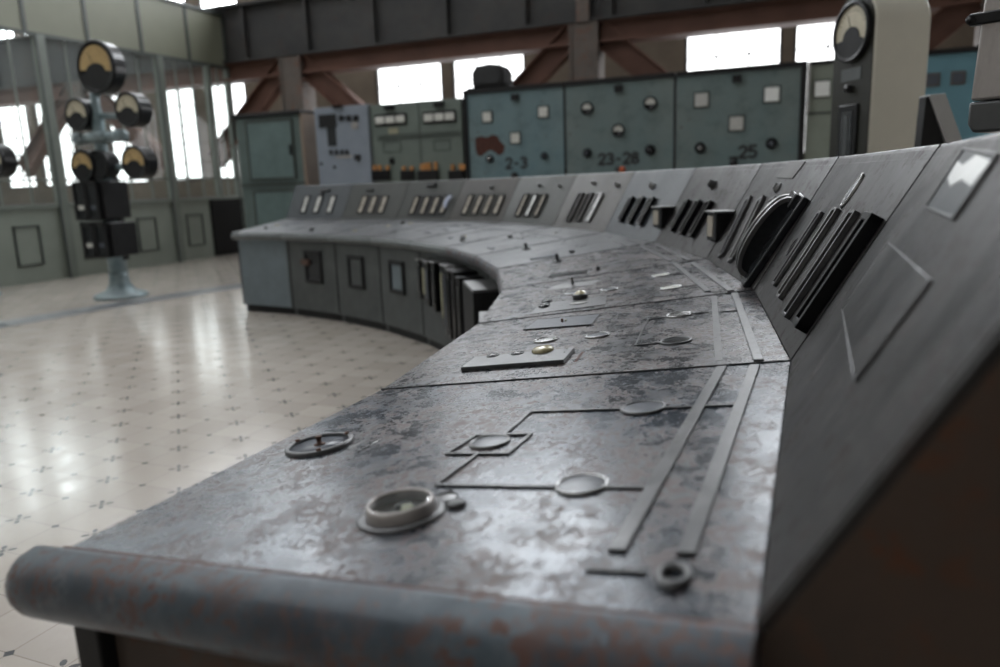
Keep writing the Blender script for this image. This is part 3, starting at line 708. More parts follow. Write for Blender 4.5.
# far units 0..5
u = U[0]
for b, t in (((302.4, 213.5), (307.5, 195.5)), ((315, 213.5), (320, 195.5)), ((328.4, 213.5), (333, 195.5))): slot(u, b, t, .085, .012, 'scale_white', 'black', fw=.016)
lbox(u, 'P', 325, 190.5, .14, .03, .02, 'black', 'top_latch'); lbox(u, 'P', 322, 194, .03, .04, .02, 'black', 'top_latch')
u = U[1]
for b, t in (((359.5, 213.5), (366.5, 196)), ((369.5, 213.5), (376.5, 196)), ((380, 213.5), (386, 196))): slot(u, b, t, .085, .012, 'meterglass', 'blackflat', fw=.009)
lbox(u, 'P', 370, 190.5, .11, .03, .012, 'blackflat', 'name_plate')
u = U[2]
for b, t in (((411, 214.5), (418.5, 196.5)), ((421.5, 214.5), (428, 196.5)), ((431.5, 214.5), (438.5, 196.5)), ((441, 214), (448, 196.5))): slot(u, b, t, .080, .012, 'meterglass', 'blackflat', fw=.010)
lbox(u, 'P', 432, 185.5, .12, .04, .02, 'blackflat', 'top_latch')
x, y = loc(u, 'P', 450, 203); m = MB(); FF = u.P @ T(x, y, .014) @ Matrix.Rotation(R(-14), 4, 'Z')
n_ = 8
for i in range(n_):
    a0, a1 = -.06+.12*i/n_, -.06+.12*(i+1)/n_; z0, z1 = .035*math.cos(a0*18), .035*math.cos(a1*18)
    m.add([FF @ Vector((-.022, a0, z0)), FF @ Vector((.022, a0, z0*.6)), FF @ Vector((.022, a1, z1*.6)), FF @ Vector((-.022, a1, z1)),
           FF @ Vector((-.022, a0, z0-.002)), FF @ Vector((.022, a0, z0*.6-.002)), FF @ Vector((.022, a1, z1*.6-.002)), FF @ Vector((-.022, a1, z1-.002))],
          [(0, 1, 2, 3), (7, 6, 5, 4), (0, 3, 7, 4), (1, 5, 6, 2)], True)
m.build('curled_paper_chart', 'paper', u.root)
u = U[3]
for i in range(4): slot(u, (463.5+10.3*i, 214.8), (470.5+10.6*i, 195), .085, .012, 'meterglass', 'blackflat', fw=.011)
pknob(u, 492, 188, .012)
u = U[4]
for i, mt in enumerate(('meterglass', 'scale_bright', 'meterglass')): slot(u, (517.2+9*i, 217), (526+9.2*i, 194.5), .078, .014, mt, 'blackflat', fw=.010)
pknob(u, 540, 186, .011); pknob(u, 560, 186, .010, 'steel')
u = U[5]
for i, mt in enumerate(('panel_brown', 'panel_brown', 'scale_bright')): slot(u, (568.6+9.4*i, 222), (582+9.6*i, 193.5), .075, .014, mt, 'blackflat' if i != 2 else 'steel', fw=.010)
pknob(u, 594.5, 183.5, .013, 'steel'); pknob(u, 618, 185.5, .012, 'steel')
def surround(u, pts, mat='blackflat', pad=.02):
    q = [Vector(loc(u, 'P', *p)) for p in pts]; xs_ = [v.x for v in q]; ys_ = [v.y for v in q]
    MB().box(u.P, min(xs_)-pad-.03, max(xs_)+pad+.03, min(ys_)-pad, max(ys_)+pad, 0, .0012).build('slot_surround', mat, u.root, .001)
surround(U[2], ((411, 214.5), (448, 196.5))); surround(U[3], ((463.5, 214.8), (502, 195)), 'pedestal_dark'); surround(U[4], ((517.2, 217), (544, 194.5)), 'pedestal_dark', .01); surround(U[1], ((359.5, 213.5), (386, 196)), 'panel', .01)
def boxmeter(u, px, py, w, hgt, dep, label=None):
    """box with an upright front standing out of the sloping panel; (px, py) is the middle of its front"""
    x, y = loc(u, 'P', px, py); p = u.F.inverted() @ (u.P @ Vector((x, y, 0)))
    G = u.F @ basis(Vector((p.x, p.y-dep*.62, p.z-.015)), Vector((1, 0, 0)), Vector((0, 0, 1)), Vector((0, -1, 0)))
    m = MB(); m.box(G, -w/2, w/2, -hgt/2, hgt/2, -.16, 0); o = m.build('box_meter', 'blackflat', u.root, .005)
    MB().box(G, -w/2-.005, w/2+.005, hgt/2-.002, hgt/2+.006, -.12, .008).build('hood', 'steel', o, .002)
    MB().box(G, -w/2+.016, w/2-.030, -hgt/2+.014, hgt/2-.014, 0, .003).build('meter_window', 'meterglass', o, .002)
    return o
u = U[6]
for b, t in (((621.5, 222.5), (635.8, 198)), ((630.8, 224.5), (645.5, 198)), ((640.8, 226), (656, 198.5))): slot(u, b, t, .052, .025, 'black', 'black', fw=.012)
boxmeter(u, 667, 214, .11, .095, .085); pknob(u, 653, 186.5, .011, 'steel', .02, 1.4)
u = U[7]
for i, (b, t) in enumerate((((673, 232.3), (689.8, 201)), ((682.9, 235.4), (702.2, 201.5)), ((692.8, 238), (714.5, 202.5)))): slot(u, b, t, .048, .022, 'black' if i else 'meterglass', 'black', fw=.010 if i else .014)
boxmeter(u, 725, 222, .11, .105, .085); pknob(u, 714, 185.5, .012, 'black', .022, 1.4)
u = U[8]
for i, (b, t) in enumerate((((722.4, 257), (750.5, 199)), ((732.3, 262), (763.4, 198.7)), ((741, 267), (775.5, 199.3)))): slot(u, b, t, .046, .012, 'black', 'strip' if i != 1 else 'steel', fw=.009)
# arched recorder swung out on its bracket
pA = Vector((*loc(u, 'P', 746, 284), 0)); pB = Vector((*loc(u, 'P', 806, 196), 0)); LL = (pB-pA).length; d = (pB-pA).normalized(); FF = u.P @ basis(pA, Vector((d.y, -d.x, 0)), d, Vector((0, 0, 1)))
rec = MB().box(FF, -.036, .060, 0, LL, 0, .020).build('recorder_base', 'lens_dark', u.root, .004)
m = MB(); nn = 18; out = []; inn = []
for i in range(nn+1):
    a = math.pi*i/nn; cc = LL*.50
    out.append((cc-LL*.44*math.cos(a), .016+.058*math.sin(a)**.7 if 0 < i < nn else .016)); inn.append((cc-LL*.40*math.cos(a), .016+.046*math.sin(a)**.7 if 0 < i < nn else .016))
GG = FF @ Matrix(((0, 0, 1, 0), (1, 0, 0, 0), (0, 1, 0, 0), (0, 0, 0, 1)))
for (x0, x1) in ((-.034, -.022), (.004, .016)):
    m2 = MB(); vs = [GG @ Vector((p[0], p[1], x0)) for p in out]+[GG @ Vector((p[0], p[1], x0)) for p in inn]+[GG @ Vector((p[0], p[1], x1)) for p in out]+[GG @ Vector((p[0], p[1], x1)) for p in inn]
    q = nn+1; fs_ = []
    for i in range(nn): fs_ += [(i, i+1, q+i+1, q+i), (2*q+i, 3*q+i, 3*q+i+1, 2*q+i+1), (i, 2*q+i, 2*q+i+1, i+1), (q+i, q+i+1, 3*q+i+1, 3*q+i)]
    m2.add(vs, fs_); m2.build('arched_rim', 'steel', rec)
m3 = MB(); m3.prism(GG, [(p[0], p[1]-.001) for p in inn], -.022, .002); m3.build('recorder_drum', 'lens_dark', rec)
MB().box(FF, -.03, .034, LL*.84, LL-.004, .016, .034).build('recorder_hinge', 'lens_dark', rec, .004)
pknob(u, 778.5, 188, .010, 'steel', .010, 1.3)
q = [loc(u, 'P', *p) for p in ((777, 178), (793, 179), (806, 161.8), (790, 161.6))]
MB().prism(u.P, q, 0, .003).build('name_plate', 'panel_brown', u.root, .001)
u = U[9]
for b, t, w_, mt, fr, hh in (((775.4, 286), (824, 213), .040, 'black', 'strip', .009), ((781, 299), (839, 209.5), .044, 'black', 'steel', .011), ((788, 318), (855, 212.5), .046, 'black', 'strip', .012)):
    slot(u, b, t, w_, hh, mt, fr, fw=.007)
b = (804, 331); t = (873, 219); slot(u, b, t, .056, .022, 'black', 'black', fw=.014)
x, y = loc(u, 'P', 853, 191.5); FF = u.P @ T(x, y, 0) @ Matrix.Rotation(R(-4), 4, 'Z')
o = MB().lathe(FF, [(.019, 0), (.019, .005), (.0165, .006), (.015, .003), (0, .0025)], 36, 1, 2.1, cap=False).build('oval_lens', 'chrome', u.root)
MB().lathe(FF, [(.0155, .0035), (.009, .0055), (0, .006)], 30, 1, 2.1, cap=False).build('lens_glass', 'lens', o)
x, y = loc(u, 'P', 792, 247); MB().lathe(u.P @ T(x, y, 0), [(.017, 0), (.017, .002), (.013, .002), (.013, 0)], 30, .8, 1.5, cap=False).build('key_escutcheon', 'line', u.root)
# unit 10 panel
u = U[10]
q = [loc(u, 'P', *p) for p in ((844, 311), (857.4, 381.8), (933, 282), (890, 243.7))]
o = MB().prism(u.P, q, 0, .003).build('cover_plate', 'panel', u.root, .001)
qq = q+[q[0]]; strip_l(u, qq, .0016, .0036, 'strip', 'plate_rim', 'P')
q = [loc(u, 'P', *p) for p in ((928, 208), (956, 220), (1000, 156), (966, 150))]
o = MB().prism(u.P, q, 0, .002).build('label_holder', 'panel_blue', u.root, .0008)
strip_l(u, q+[q[0]], .003, .004, 'strip', 'label_holder_rim', 'P')
def lerp2(s, t_): 
    a = Vector(q[0]).lerp(Vector(q[3]), t_); b_ = Vector(q[1]).lerp(Vector(q[2]), t_); return a.lerp(b_, s)
poly = [lerp2(*p) for p in ((.1, .52), (.35, .40), (.55, .55), (.9, .5), (.95, .9), (.5, .95), (.3, .75), (.05, .8))]
MB().prism(u.P, [tuple(p) for p in poly], .002, .0028).build('torn_paper', 'scale_bright', u.root)

# --------------------------------------------------------------- fronts below the desk
def fwin(u, x0, x1, z0, z1, mat):
    m = MB(); t = .03
    for a in ((x0, x0+t, z0, z1), (x1-t, x1, z0, z1), (x0, x1, z0, z0+t), (x0, x1, z1-t, z1)): m.box(u.FR, a[0], a[1], a[2], a[3], 0, .02)
    o = m.build('inspection_frame', 'blackflat', u.root, .003); MB().box(u.FR, x0+t, x1-t, z0+t, z1-t, 0, .006).build('inspection_cover', mat, o)
fwin(U[1], -.09, .16, .34, .64, 'lens_dark'); lbox(U[1], 'FR', 307, 262, .12, .05, .03, 'rustpost', 'relay_block')
fwin(U[2], -.13, .12, .34, .62, 'front'); fwin(U[3], -.15, .10, .36, .62, 'front_blue'); fwin(U[4], -.33, -.17, .38, .66, 'steel')
for k in range(11):
    MB().box(U[k].FR, -HF+.004, -HF+.014, .08, ZF-.07, 0, .004).build('front_seam', 'seam', U[k].root)
def relay(u, x, z0, z1, w, out_, mat='black', topm='steel', face='meterglass'):
    FF = u.FR @ T(x, 0, 0)
    o = MB().box(FF, -w/2, w/2, z0, z1, -.0, out_).build('relay_box', mat, u.root, .004)
    MB().box(FF, -w/2-.002, w/2+.002, z1-.004, z1+.008, .01, out_+.006).build('relay_cap', topm, o, .002)
    MB().box(FF, -w/2+.012, w/2-.012, z0+.05, z1-.05, out_, out_+.004).build('relay_window', face, o)
relay(U[4], -.09, .40, .68, .06, .11, face='lens_dark'); relay(U[4], .02, .40, .68, .06, .11, face='sticker'); relay(U[4], .13, .38, .68, .06, .13, face='lens'); relay(U[4], .25, .36, .69, .06, .13, face='lens_dark')
relay(U[5], -.25, .30, .69, .06, .13, face='sticker'); relay(U[5], -.13, .26, .69, .06, .14, face='lens'); relay(U[5], -.01, .26, .68, .06, .15, face='lens_dark')
relay(U[5], .12, .10, .68, .08, .15, 'blackflat', 'black', 'black'); relay(U[5], .24, .10, .66, .08, .15, 'blackflat', 'black', 'black')
for uu, zt in ((6, .66), (7, .60)):
    FF = U[uu].FR
    o = MB().box(FF, -.26, .16, .18, zt, 0, .16).build('pulled_out_drawer', 'blackflat', U[uu].root, .004)
    MB().box(FF, -.25, .15, zt, zt+.012, .0, .158).build('drawer_cover', 'steel', o, .002)

# ================================================================== BEHIND THE CONSOLE: CABINET ROW
YC = 9.5
def Z(px, py, Y=YC): return on_y(px, py, Y).z
def X(px, py, Y=YC): return on_y(px, py, Y).x
def rowframe(x, y=YC): return T(x, y, 0)
def FRONT(y=YC): return basis(Vector((0, y, 0)), Vector((1, 0, 0)), Vector((0, 0, 1)), Vector((0, -1, 0)))
FC = FRONT()
def rect(o_or_mb, F_, x0, x1, z0, z1, h0, h1): return o_or_mb.box(F_, x0, x1, z0, z1, h0, h1)
def frame_mb(F_, x0, x1, z0, z1, t, h0, h1):
    m = MB()
    for a in ((x0, x0+t, z0, z1), (x1-t, x1, z0, z1), (x0+t, x1-t, z0, z0+t), (x0+t, x1-t, z1-t, z1)): m.box(F_, a[0], a[1], a[2], a[3], h0, h1)
    return m
# green two-door cabinet, far left
cb = thing('electrical_cabinet', 'dark green steel cabinet with a tall door, left end of the back row', 'cabinet', rowframe(-7.55))
x0, x1 = -8.16, -6.98
MB().box(FC, x0, x1, 0, 2.28, -.6, 0).build('body', 'green', cb, .006)
MB().box(FC, x0-.06, x1+.04, 2.28, 2.34, -.63, .05).build('cornice', 'blackflat', cb, .01)
d = MB().box(FC, x0+.22, x1-.16, 1.38, 2.20, 0, .02).build('door', 'green_light', cb, .006)
frame_mb(FC, x0+.19, x1-.13, 1.35, 2.23, .03, 0, .028).build('door_frame', 'mould', d)
MB().box(FC, x1-.20, x1-.17, 1.70, 1.85, .02, .05).build('door_handle', 'black', d, .004)
m = MB().box(FC, x0, x1, 1.27, 1.30, 0, .03); m.build('mid_rail', 'mould', cb)
d = MB().box(FC, x0+.25, x1-.16, .35, 1.17, 0, .02).build('door', 'green_light', cb, .006)
frame_mb(FC, x0+.22, x1-.13, .32, 1.20, .03, 0, .028).build('door_frame', 'mould', d)
# side cheek between cabinet and grey panel, lit tone put into its tan
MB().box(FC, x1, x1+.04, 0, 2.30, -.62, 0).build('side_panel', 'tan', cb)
# pale blue-grey panel
x0, x1 = X(313, 107), X(367, 104)
cb = thing('electrical_cabinet', 'pale blue-grey cabinet full of dark cut-outs, right of the dark green cabinet', 'cabinet', rowframe((x0+x1)/2))
MB().box(FC, x0+.01, x1, 0, 2.34, -.6, 0).build('body', 'greypanel', cb, .006)
def pr(x_, y_): return 300+x_/5.556, 90+y_/5.556
def pxr(F_, a, b, h0, h1, Y=YC):          # rectangle on the row's front plane from two zoom corners
    A = on_y(*pr(*a), Y); B = on_y(*pr(*b), Y); return MB().box(F_, min(A.x, B.x), max(A.x, B.x), min(A.z, B.z), max(A.z, B.z), h0, h1)
pxr(FC, (103, 140), (205, 205), 0, .012).build('dark_opening', 'blackflat', cb)
pxr(FC, (150, 205), (205, 310), 0, .010).build('dark_opening', 'lens_dark', cb)
for a in (218, 258, 298): pxr(FC, (a, 142), (a+28, 172), 0, .025).build('instrument', 'blackflat', cb, .004)
pxr(FC, (285, 176), (322, 215), 0, .006).build('name_plate', 'sheet', cb)
for a in (165, 195, 225, 252): pxr(FC, (a, 334), (a+18, 358), 0, .02).build('fuse', 'blackflat', cb, .003)
pxr(FC, (305, 360), (336, 390), 0, .03).build('instrument', 'blackflat', cb, .004)
pxr(FC, (200, 366), (290, 376), 0, .004).build('name_plate', 'sheet', cb)
for a, b in ((120, 410), (193, 428)):
    p = on_y(*pr(a, b), YC); MB().lathe(FC @ T(p.x, p.z, 0), [(.02, 0), (.02, .02), (0, .022)], 14, cap=False).build('push_button', 'blackflat', cb)
p = on_y(*pr(212, 94), YC); MB().box(FC @ T(p.x, p.z, 0), -.08, .08, -.02, .02, 0, .04).build('top_clip', 'black', cb)
# sage meter panel
x0, x1 = X(368, 104), X(467.5, 97)-.10
cb = thing('relay_panel', 'sage green panel with six white square meters over copper terminals', 'panel', rowframe((x0+x1)/2))
MB().box(FC, x0+.01, x1, 0, 2.32, -.5, 0).build('body', 'meterpanel', cb, .006)
xm = X(418, 100); m = MB(); m.box(FC, xm-.008, xm+.008, 0, 2.32, 0, .004); m.box(FC, x0+.02, x0+.04, 0, 2.32, 0, .006); m.build('panel_seam', 'mould', cb)
m = MB(); m.box(FC, x0+.12, x1-.02, Z(*pr(650, 262))-.012, Z(*pr(650, 262))+.012, 0, .012); m.box(FC, x0+.12, x1-.02, Z(*pr(650, 245))-.006, Z(*pr(650, 245))+.006, 0, .012); m.build('busbar', 'mould', cb)
for a, b, zz in ((418, 592, (125, 205)), (686, 868, (108, 192))):
    A = on_y(*pr(a, zz[1]), YC); B = on_y(*pr(b, zz[0]), YC)
    mf = MB().box(FC, A.x, B.x, A.z, B.z, 0, .02).build('meter_group', 'blackflat', cb, .008)
    w_ = (B.x-A.x-.03)/3
    for i in range(3): MB().box(FC, A.x+.015+w_*i+.01, A.x+.015+w_*(i+1)-.01, A.z+.035, B.z-.035, .02, .03).build('meter_face', 'scale_white', mf, .012)
for a, b in ((500, 100), (775, 82)):
    p = on_y(*pr(a, b), YC); MB().box(FC @ T(p.x, p.z, 0), -.07, .07, -.03, .03, 0, .05).build('top_clip', 'black', cb)
pxr(FC, (492, 212), (548, 242), 0, .006).build('name_plate', 'sticker', cb)
pxr(FC, (500, 378), (525, 410), 0, .03).build('push_button', 'black', cb, .004)
for x_, y_, w_, h_ in ((465, 285, 95, 65), (745, 275, 90, 65)):
    A = on_y(*pr(x_, y_+h_), YC); B = on_y(*pr(x_+w_, y_), YC); frame_mb(FC, A.x, B.x, A.z, B.z, .012, 0, .006).build('mimic_line', 'mould', cb)
for a, b in ((405, 505), (565, 640), (660, 775), (830, 915)):
    pxr(FC, (a, 448), (b, 500), 0, .05).build('terminal_block', 'black', cb, .005)
for a, top in ((410, 420), (438, 418), (482, 420), (572, 425), (615, 425), (672, 412), (690, 408), (712, 404), (748, 402), (842, 415), (888, 412), (905, 412)):
    pxr(FC, (a, top), (a+18, 446), .0, .035).build('terminal', 'terminal', cb, .003)

# three big blue panels in black frames
YBn = 9.5
def bx(px, py): return on_y(px, py, YBn)
seams = [467.5, 565.5, 676, 800]
tops = 2.355
names = ['blue relay panel numbered 2-3 with a brown rust patch', 'blue relay panel numbered 23-28 with five round instruments', 'blue relay panel numbered 25 with three white square windows']
BP = []
for i in range(3):
    xa = bx(seams[i], 120).x; xb = bx(seams[i+1], 110).x-.012*(i < 2)
    rp = thing('relay_panel', names[i], 'panel', rowframe((xa+xb)/2, YBn), 'blue relay panels in the back row')
    MB().box(FC, xa+.004, xb-.004, 0, tops, -.05, 0).build('face_plate', 'blue' if i == 0 else 'blue2', rp, .004)
    fm = MB(); fm.box(FC, xa+.001, xb-.001, tops, tops+.055, -.45, .03)
    if i == 0: fm.box(FC, xa-.045, xa+.004, 0, tops+.055, -.45, .03)
    if i == 2: fm.box(FC, xb-.004, xb+.06, 0, tops+.055, -.45, .03)
    if i < 2: fm.box(FC, xb-.016, xb+.012, 0, tops, -.05, .006)
    fm.build('black_frame', 'blackflat', rp, .003); BP.append(rp)
def sqwin(rp, px, py, s_, mat):
    p = bx(px, py); FF = FC @ T(p.x, p.z, 0)
    o = MB().box(FF, -s_/2-.02, s_/2+.02, -s_/2-.02, s_/2+.02, 0, .012).build('square_meter', 'mould', rp, .01)
    MB().box(FF, -s_/2, s_/2, -s_/2, s_/2, .012, .018).build('meter_face', mat, o, .008); return o
def rnd_inst(rp, px, py, r_, half=False, mat='lens_dark'):
    p = bx(px, py); FF = FC @ T(p.x, p.z, 0)
    o = MB().lathe(FF, [(r_, 0), (r_, .03), (r_*.8, .04), (r_*.78, .025), (0, .025)], 28, cap=False).build('round_instrument', 'black', rp)
    if half:
        pts_ = [(r_*.74*math.cos(R(a)), r_*.74*math.sin(R(a))) for a in range(-10, 200, 15)]
        MB().prism(FF, pts_, .025, .03).build('dial', 'scale_white', o)
    else: MB().lathe(FF, [(r_*.5, .025), (r_*.45, .05), (0, .055)], 20, cap=False).build('glass_stud', mat, o)
    return o
r0 = BP[0]
sqwin(r0, 487.3, 117, .12, 'scale_white'); sqwin(r0, 543.5, 112, .12, 'scale_white'); sqwin(r0, 515.5, 138, .12, 'scale_white')
rnd_inst(r0, 490, 158.8, .05, mat='chrome'); rnd_inst(r0, 544.5, 155.8, .045, mat='lens'); 
r1 = BP[1]
rnd_inst(r1, 587.3, 108.5, .078, True); rnd_inst(r1, 650.5, 103.5, .082, True); rnd_inst(r1, 618.5, 130.5, .078, True)
rnd_inst(r1, 587.5, 153, .055, mat='lens'); rnd_inst(r1, 650.3, 150, .065, mat='lens_dark')
r2 = BP[2]
sqwin(r2, 701.5, 100, .15, 'lens_white'); sqwin(r2, 736.5, 123.5, .15, 'lens_white'); sqwin(r2, 772, 94.5, .155, 'scale_bright')
rnd_inst(r2, 700.3, 148, .065, mat='steel'); rnd_inst(r2, 771.5, 143.5, .065, mat='lens')
STROKES = {'2': [[(0, .8), (.12, .95), (.35, 1), (.55, .9), (.6, .72), (.5, .5), (0, 0), (.62, 0)]],
 '3': [[(.02, .88), (.2, 1), (.45, .97), (.58, .8), (.5, .6), (.25, .53), (.52, .45), (.62, .25), (.5, .06), (.25, 0), (0, .1)]],
 '5': [[(.58, 1), (.08, 1), (.04, .55), (.3, .62), (.55, .5), (.62, .3), (.5, .07), (.25, 0), (0, .1)]],
 '8': [[(.3, .53), (.08, .66), (.06, .86), (.3, 1), (.54, .86), (.52, .66), (.3, .53), (.02, .38), (.02, .12), (.3, 0), (.6, .12), (.58, .38), (.3, .53)]],
 '-': [[(.12, .45), (.48, .45)]], '_': [[(0, .0), (.6, .03)]]}
def word(rp, s_, px, py, size):
    p = bx(px, py); m = MB(); wd = .62*size; gap = .22*size; tot = len(s_)*wd+(len(s_)-1)*gap; x = -tot/2
    for i_, ch in enumerate(s_):
        for n_, st_ in enumerate(STROKES[ch]):
            for q_, (a, b) in enumerate(zip(st_[:-1], st_[1:])):
                a = Vector((x+a[0]*size, (a[1]-.5)*size, 0)); b = Vector((x+b[0]*size, (b[1]-.5)*size, 0)); d = b-a; L = d.length; d.normalize()
                m.box(FC @ T(p.x, p.z, .001) @ basis(a, d, Vector((-d.y, d.x, 0)), Vector((0, 0, 1))), -.010, L+.010, -.016, .016, 0, .002+.0003*(q_ % 3))
        x += wd+gap
    m.build('painted_number', 'digits', rp)
word(r0, '2-3', 516.5, 163, .125); word(r1, '23-28', 618.5, 158.5, .125); word(r2, '_25', 743, 152, .13)
for rp, px, py in ((r0, 515.5, 97.5), (r1, 619, 88.8), (r2, 737, 79)):
    p = bx(px, py); MB().box(FC @ T(p.x, p.z, 0), -.05, .05, -.04, .04, 0, .05).build('top_clip', 'blackflat', rp, .004)
for rp, px, py in ((r0, 515, 176), (r1, 619.5, 170.3), (r2, 734, 163.6)):
    p = bx(px, py); MB().lathe(FC @ T(p.x, p.z, 0), [(.05, 0), (.05, .04), (0, .05)], 18, cap=False).build('indicator_cap', 'black', rp)
p = bx(623, 169.5); MB().lathe(FC @ T(p.x, p.z, .02), [(.035, 0), (.035, .04), (0, .05)], 14, cap=False).build('orange_cap', 'orange', r1)
# rust patch on the first panel
cpt = bx(489.5, 145.5); pp = []
for i, (a, b) in enumerate([(475, 138), (481, 136), (487, 137.5), (493, 134.5), (497.5, 136), (500, 141), (505, 146), (503.5, 153), (499, 155.5), (494, 151.5), (490, 150), (486, 152.5), (481, 156.5), (477, 154.5), (475.5, 148)]):
    v_ = bx(a, b); pp.append((v_.x, v_.z))
MB().prism(FC, pp, .0, .002).build('rust_patch', 'rustpatch', r0)
# dark horn-shaped lamp box on top of the row
p = bx(488, 84)
lp = thing('floodlight', 'black floodlight box standing on top of the blue panel numbered 2-3', 'lamp', T(bx(488, 88).x, YBn+.2, tops+.055))
bxp = lp.location
FF = T(bxp.x, bxp.y, 0)
prf = [(-.30, .07), (-.25, .02), (.22, .02), (.28, .08), (.28, .24), (.21, .34), (.02, .37), (-.22, .35), (-.30, .26)]
F2 = basis(Vector((bxp.x, bxp.y+.14, tops+.055)), Vector((1, 0, 0)), Vector((0, 0, 1)), Vector((0, -1, 0)))
MB().prism(F2, [(a*.8, b*.85) for a, b in prf], 0, .32).build('housing', 'blackflat', lp, .015)
MB().prism(F2, [(a*.62, .05+b*.65) for a, b in prf], .32, .335).build('front_glass', 'lens_dark', lp, .004)
MB().box(F2, -.32, .30, 0, .035, .02, .3).build('bracket', 'black', lp, .004)
MB().box(F2, .215, .235, .10, .2, .1, .2).build('side_knob', 'black', lp, .004)

# pale sage panel right of the blue ones and blue pair further right
x0, x1 = X(800, 110)+.035, X(865, 100)
cb = thing('relay_panel', 'pale sage panel partly hidden behind the meter pedestal', 'panel', rowframe((x0+x1)/2))
MB().box(FC, x0+.03, x1, 0, 2.36, -.4, 0).build('face_plate', 'sage', cb, .006)
MB().box(FC, x0+.03, x1, 2.36, 2.40, -.4, .02).build('top_rail', 'blackflat', cb)
p = on_y(822, 89, YC); sq = MB().box(FC @ T(p.x, p.z, 0), -.09, .09, -.1, .1, 0, .012).build('square_meter', 'mould', cb, .008)
MB().box(FC @ T(p.x, p.z, 0), -.075, .08, -.08, .08, .012, .02).build('meter_face', 'scale_bright', sq)
pz = on_y(822, 113, YC).z; MB().box(FC, x0+.05, x1-.02, pz-.012, pz+.012, 0, .01).build('busbar', 'mould', cb)
xx0 = X(808, 90); MB().box(FC, xx0-.01, xx0+.02, Z(808, 113), Z(808, 62), .0, .05).build('chrome_edge', 'chrome', cb)
x0, x1 = X(866, 100)+.02, X(1010, 60)
cb = thing('relay_panel', 'bright blue panel far behind, right of the cream pedestal', 'panel', rowframe((x0+x1)/2))
MB().box(FC, x0, x1, 0, 2.36, -.4, 0).build('face_plate', 'blueright', cb, .006)
MB().box(FC, x0-.02, x1+.02, 2.36, 2.41, -.42, .03).build('top_rail', 'blackflat', cb)
for px, py in ((932.5, 80), (958, 78)):
    p = on_y(px, py, YC); o = MB().box(FC @ T(p.x, p.z, 0), -.07, .07, -.07, .07, 0, .012).build('square_meter', 'column', cb, .006)
    MB().box(FC @ T(p.x, p.z, 0), -.055, .055, -.055, .055, .012, .018).build('meter_face', 'lens', o)

# ================================================================== METER STAND (light blue pole with round gauges)
def gauge(parent, c, face_dir, r_, depth, dialmat, name='round_gauge'):
    """drum gauge at centre c, front towards face_dir"""
    z = face_dir.normalized(); xax = Vector((0, 0, 1)).cross(z).normalized(); yax = z.cross(xax)
    FF = basis(c, xax, yax, z)
    o = MB().lathe(FF, [(r_*.86, -depth), (r_*.95, -depth+.02), (r_*.95, -.03), (r_, -.025), (r_, -.004), (r_*.97, .006), (r_*.86, .006), (r_*.84, -.006), (0, -.006)], 44, cap=True).build(name, 'black', parent)
    pts_ = [(r_*.78*math.cos(R(a)), r_*.10+r_*.72*math.sin(R(a))) for a in range(0, 181, 12)]
    lo = [(r_*.78*math.cos(R(180-a))*1.0, -r_*.25+r_*.33*math.sin(R(a))*1.0) for a in range(0, 181, 15)]
    # amber dial: upper part, cut below by a dark arch
    poly = [(r_*.80*math.cos(R(a)), r_*.80*math.sin(R(a))) for a in range(-14, 195, 11)]
    m = MB().prism(FF, poly, -.006, -.001); m.build('dial', dialmat, o)
    arch = [(r_*.84*math.cos(R(a)), r_*.84*math.sin(R(a))) for a in range(196, 345, 12)] + [(r_*.50*math.cos(R(a)), -r_*.16+r_*.30*math.sin(R(a))) for a in range(0, 181, 15)]
    MB().prism(FF, arch, -.0055, .004).build('lower_mask', 'blackflat', o)
    a = R(118); MB().box(FF @ Matrix.Rotation(a, 4, 'Z'), r_*.1, r_*.62, -.003, .003, -.001, .002).build('needle', 'blackflat', o)
    m = MB()
    for k in range(9):
        aa = R(30+15*k); m.box(FF @ Matrix.Rotation(aa, 4, 'Z'), r_*.62, r_*.72, -.002, .002, -.001, .0005)
    m.build('scale_marks', 'blackflat', o); return o
def post_stand(base_px, base_y, dpx, label, shift=None):
    P0 = Vector((-7.61, 6.56, 0))
    D = (P0-CAM).dot(fwd)
    root = thing('meter_stand', label, 'meter stand', T(*P0), 'pole stands carrying round gauges')
    z = lambda px, py: on_w(px, py, D).z
    MB().lathe(T(*P0), [(.30, 0), (.30, .03), (.27, .05), (.16, .09), (.12, .16), (.105, .24), (.105, .3)], 36, cap=True).build('base_flange', 'pole', root)
    MB().lathe(T(*P0), [(.105, .25), (.10, 1.4), (.075, 1.45), (.07, 2.1), (.05, 2.2), (.045, 2.55)], 24, cap=True).build('pole', 'pole', root)
    fd = Vector((.62, -.78, 0)).normalized()      # faces towards the operators
    fd = Vector((0, -1, 0))
    side = Vector((0, 0, 1)).cross(fd).normalized()   # to the right as seen
    vr = Vector((RGT.x, RGT.y, 0)).normalized()
    def c(px, py, back=0):
        s_ = (on_w(px, py, D)-P0); return Vector((P0.x, P0.y, on_w(px, py, D).z)) + side*((s_.dot(vr))/max(.2, side.dot(vr)))
    return root, D, P0, fd, side, c
root, D, P0, fd, side, cc = post_stand(0, 0, 0, 'light blue pole stand with five round gauges and black relay boxes')
kk = side.dot(Vector((RGT.x, RGT.y, 0)).normalized())
def gp(px, py, dpx):                         # gauge centre: sideways offset from the pole in the facing plane
    off = dpx/83.0; return P0 + side*(off/max(kk, .3)) + Vector((0, 0, on_w(px, py, D).z))
GA = [(95, 67, .29, 'dial', 0, .19), (76, 114.5, .185, 'dial_pale', -28, .20), (127, 109.5, .19, 'dial_pale', 27, .20), (82, 166, .185, 'dial', -30, .20), (133.5, 162.5, .185, 'dial', 26, .20)]
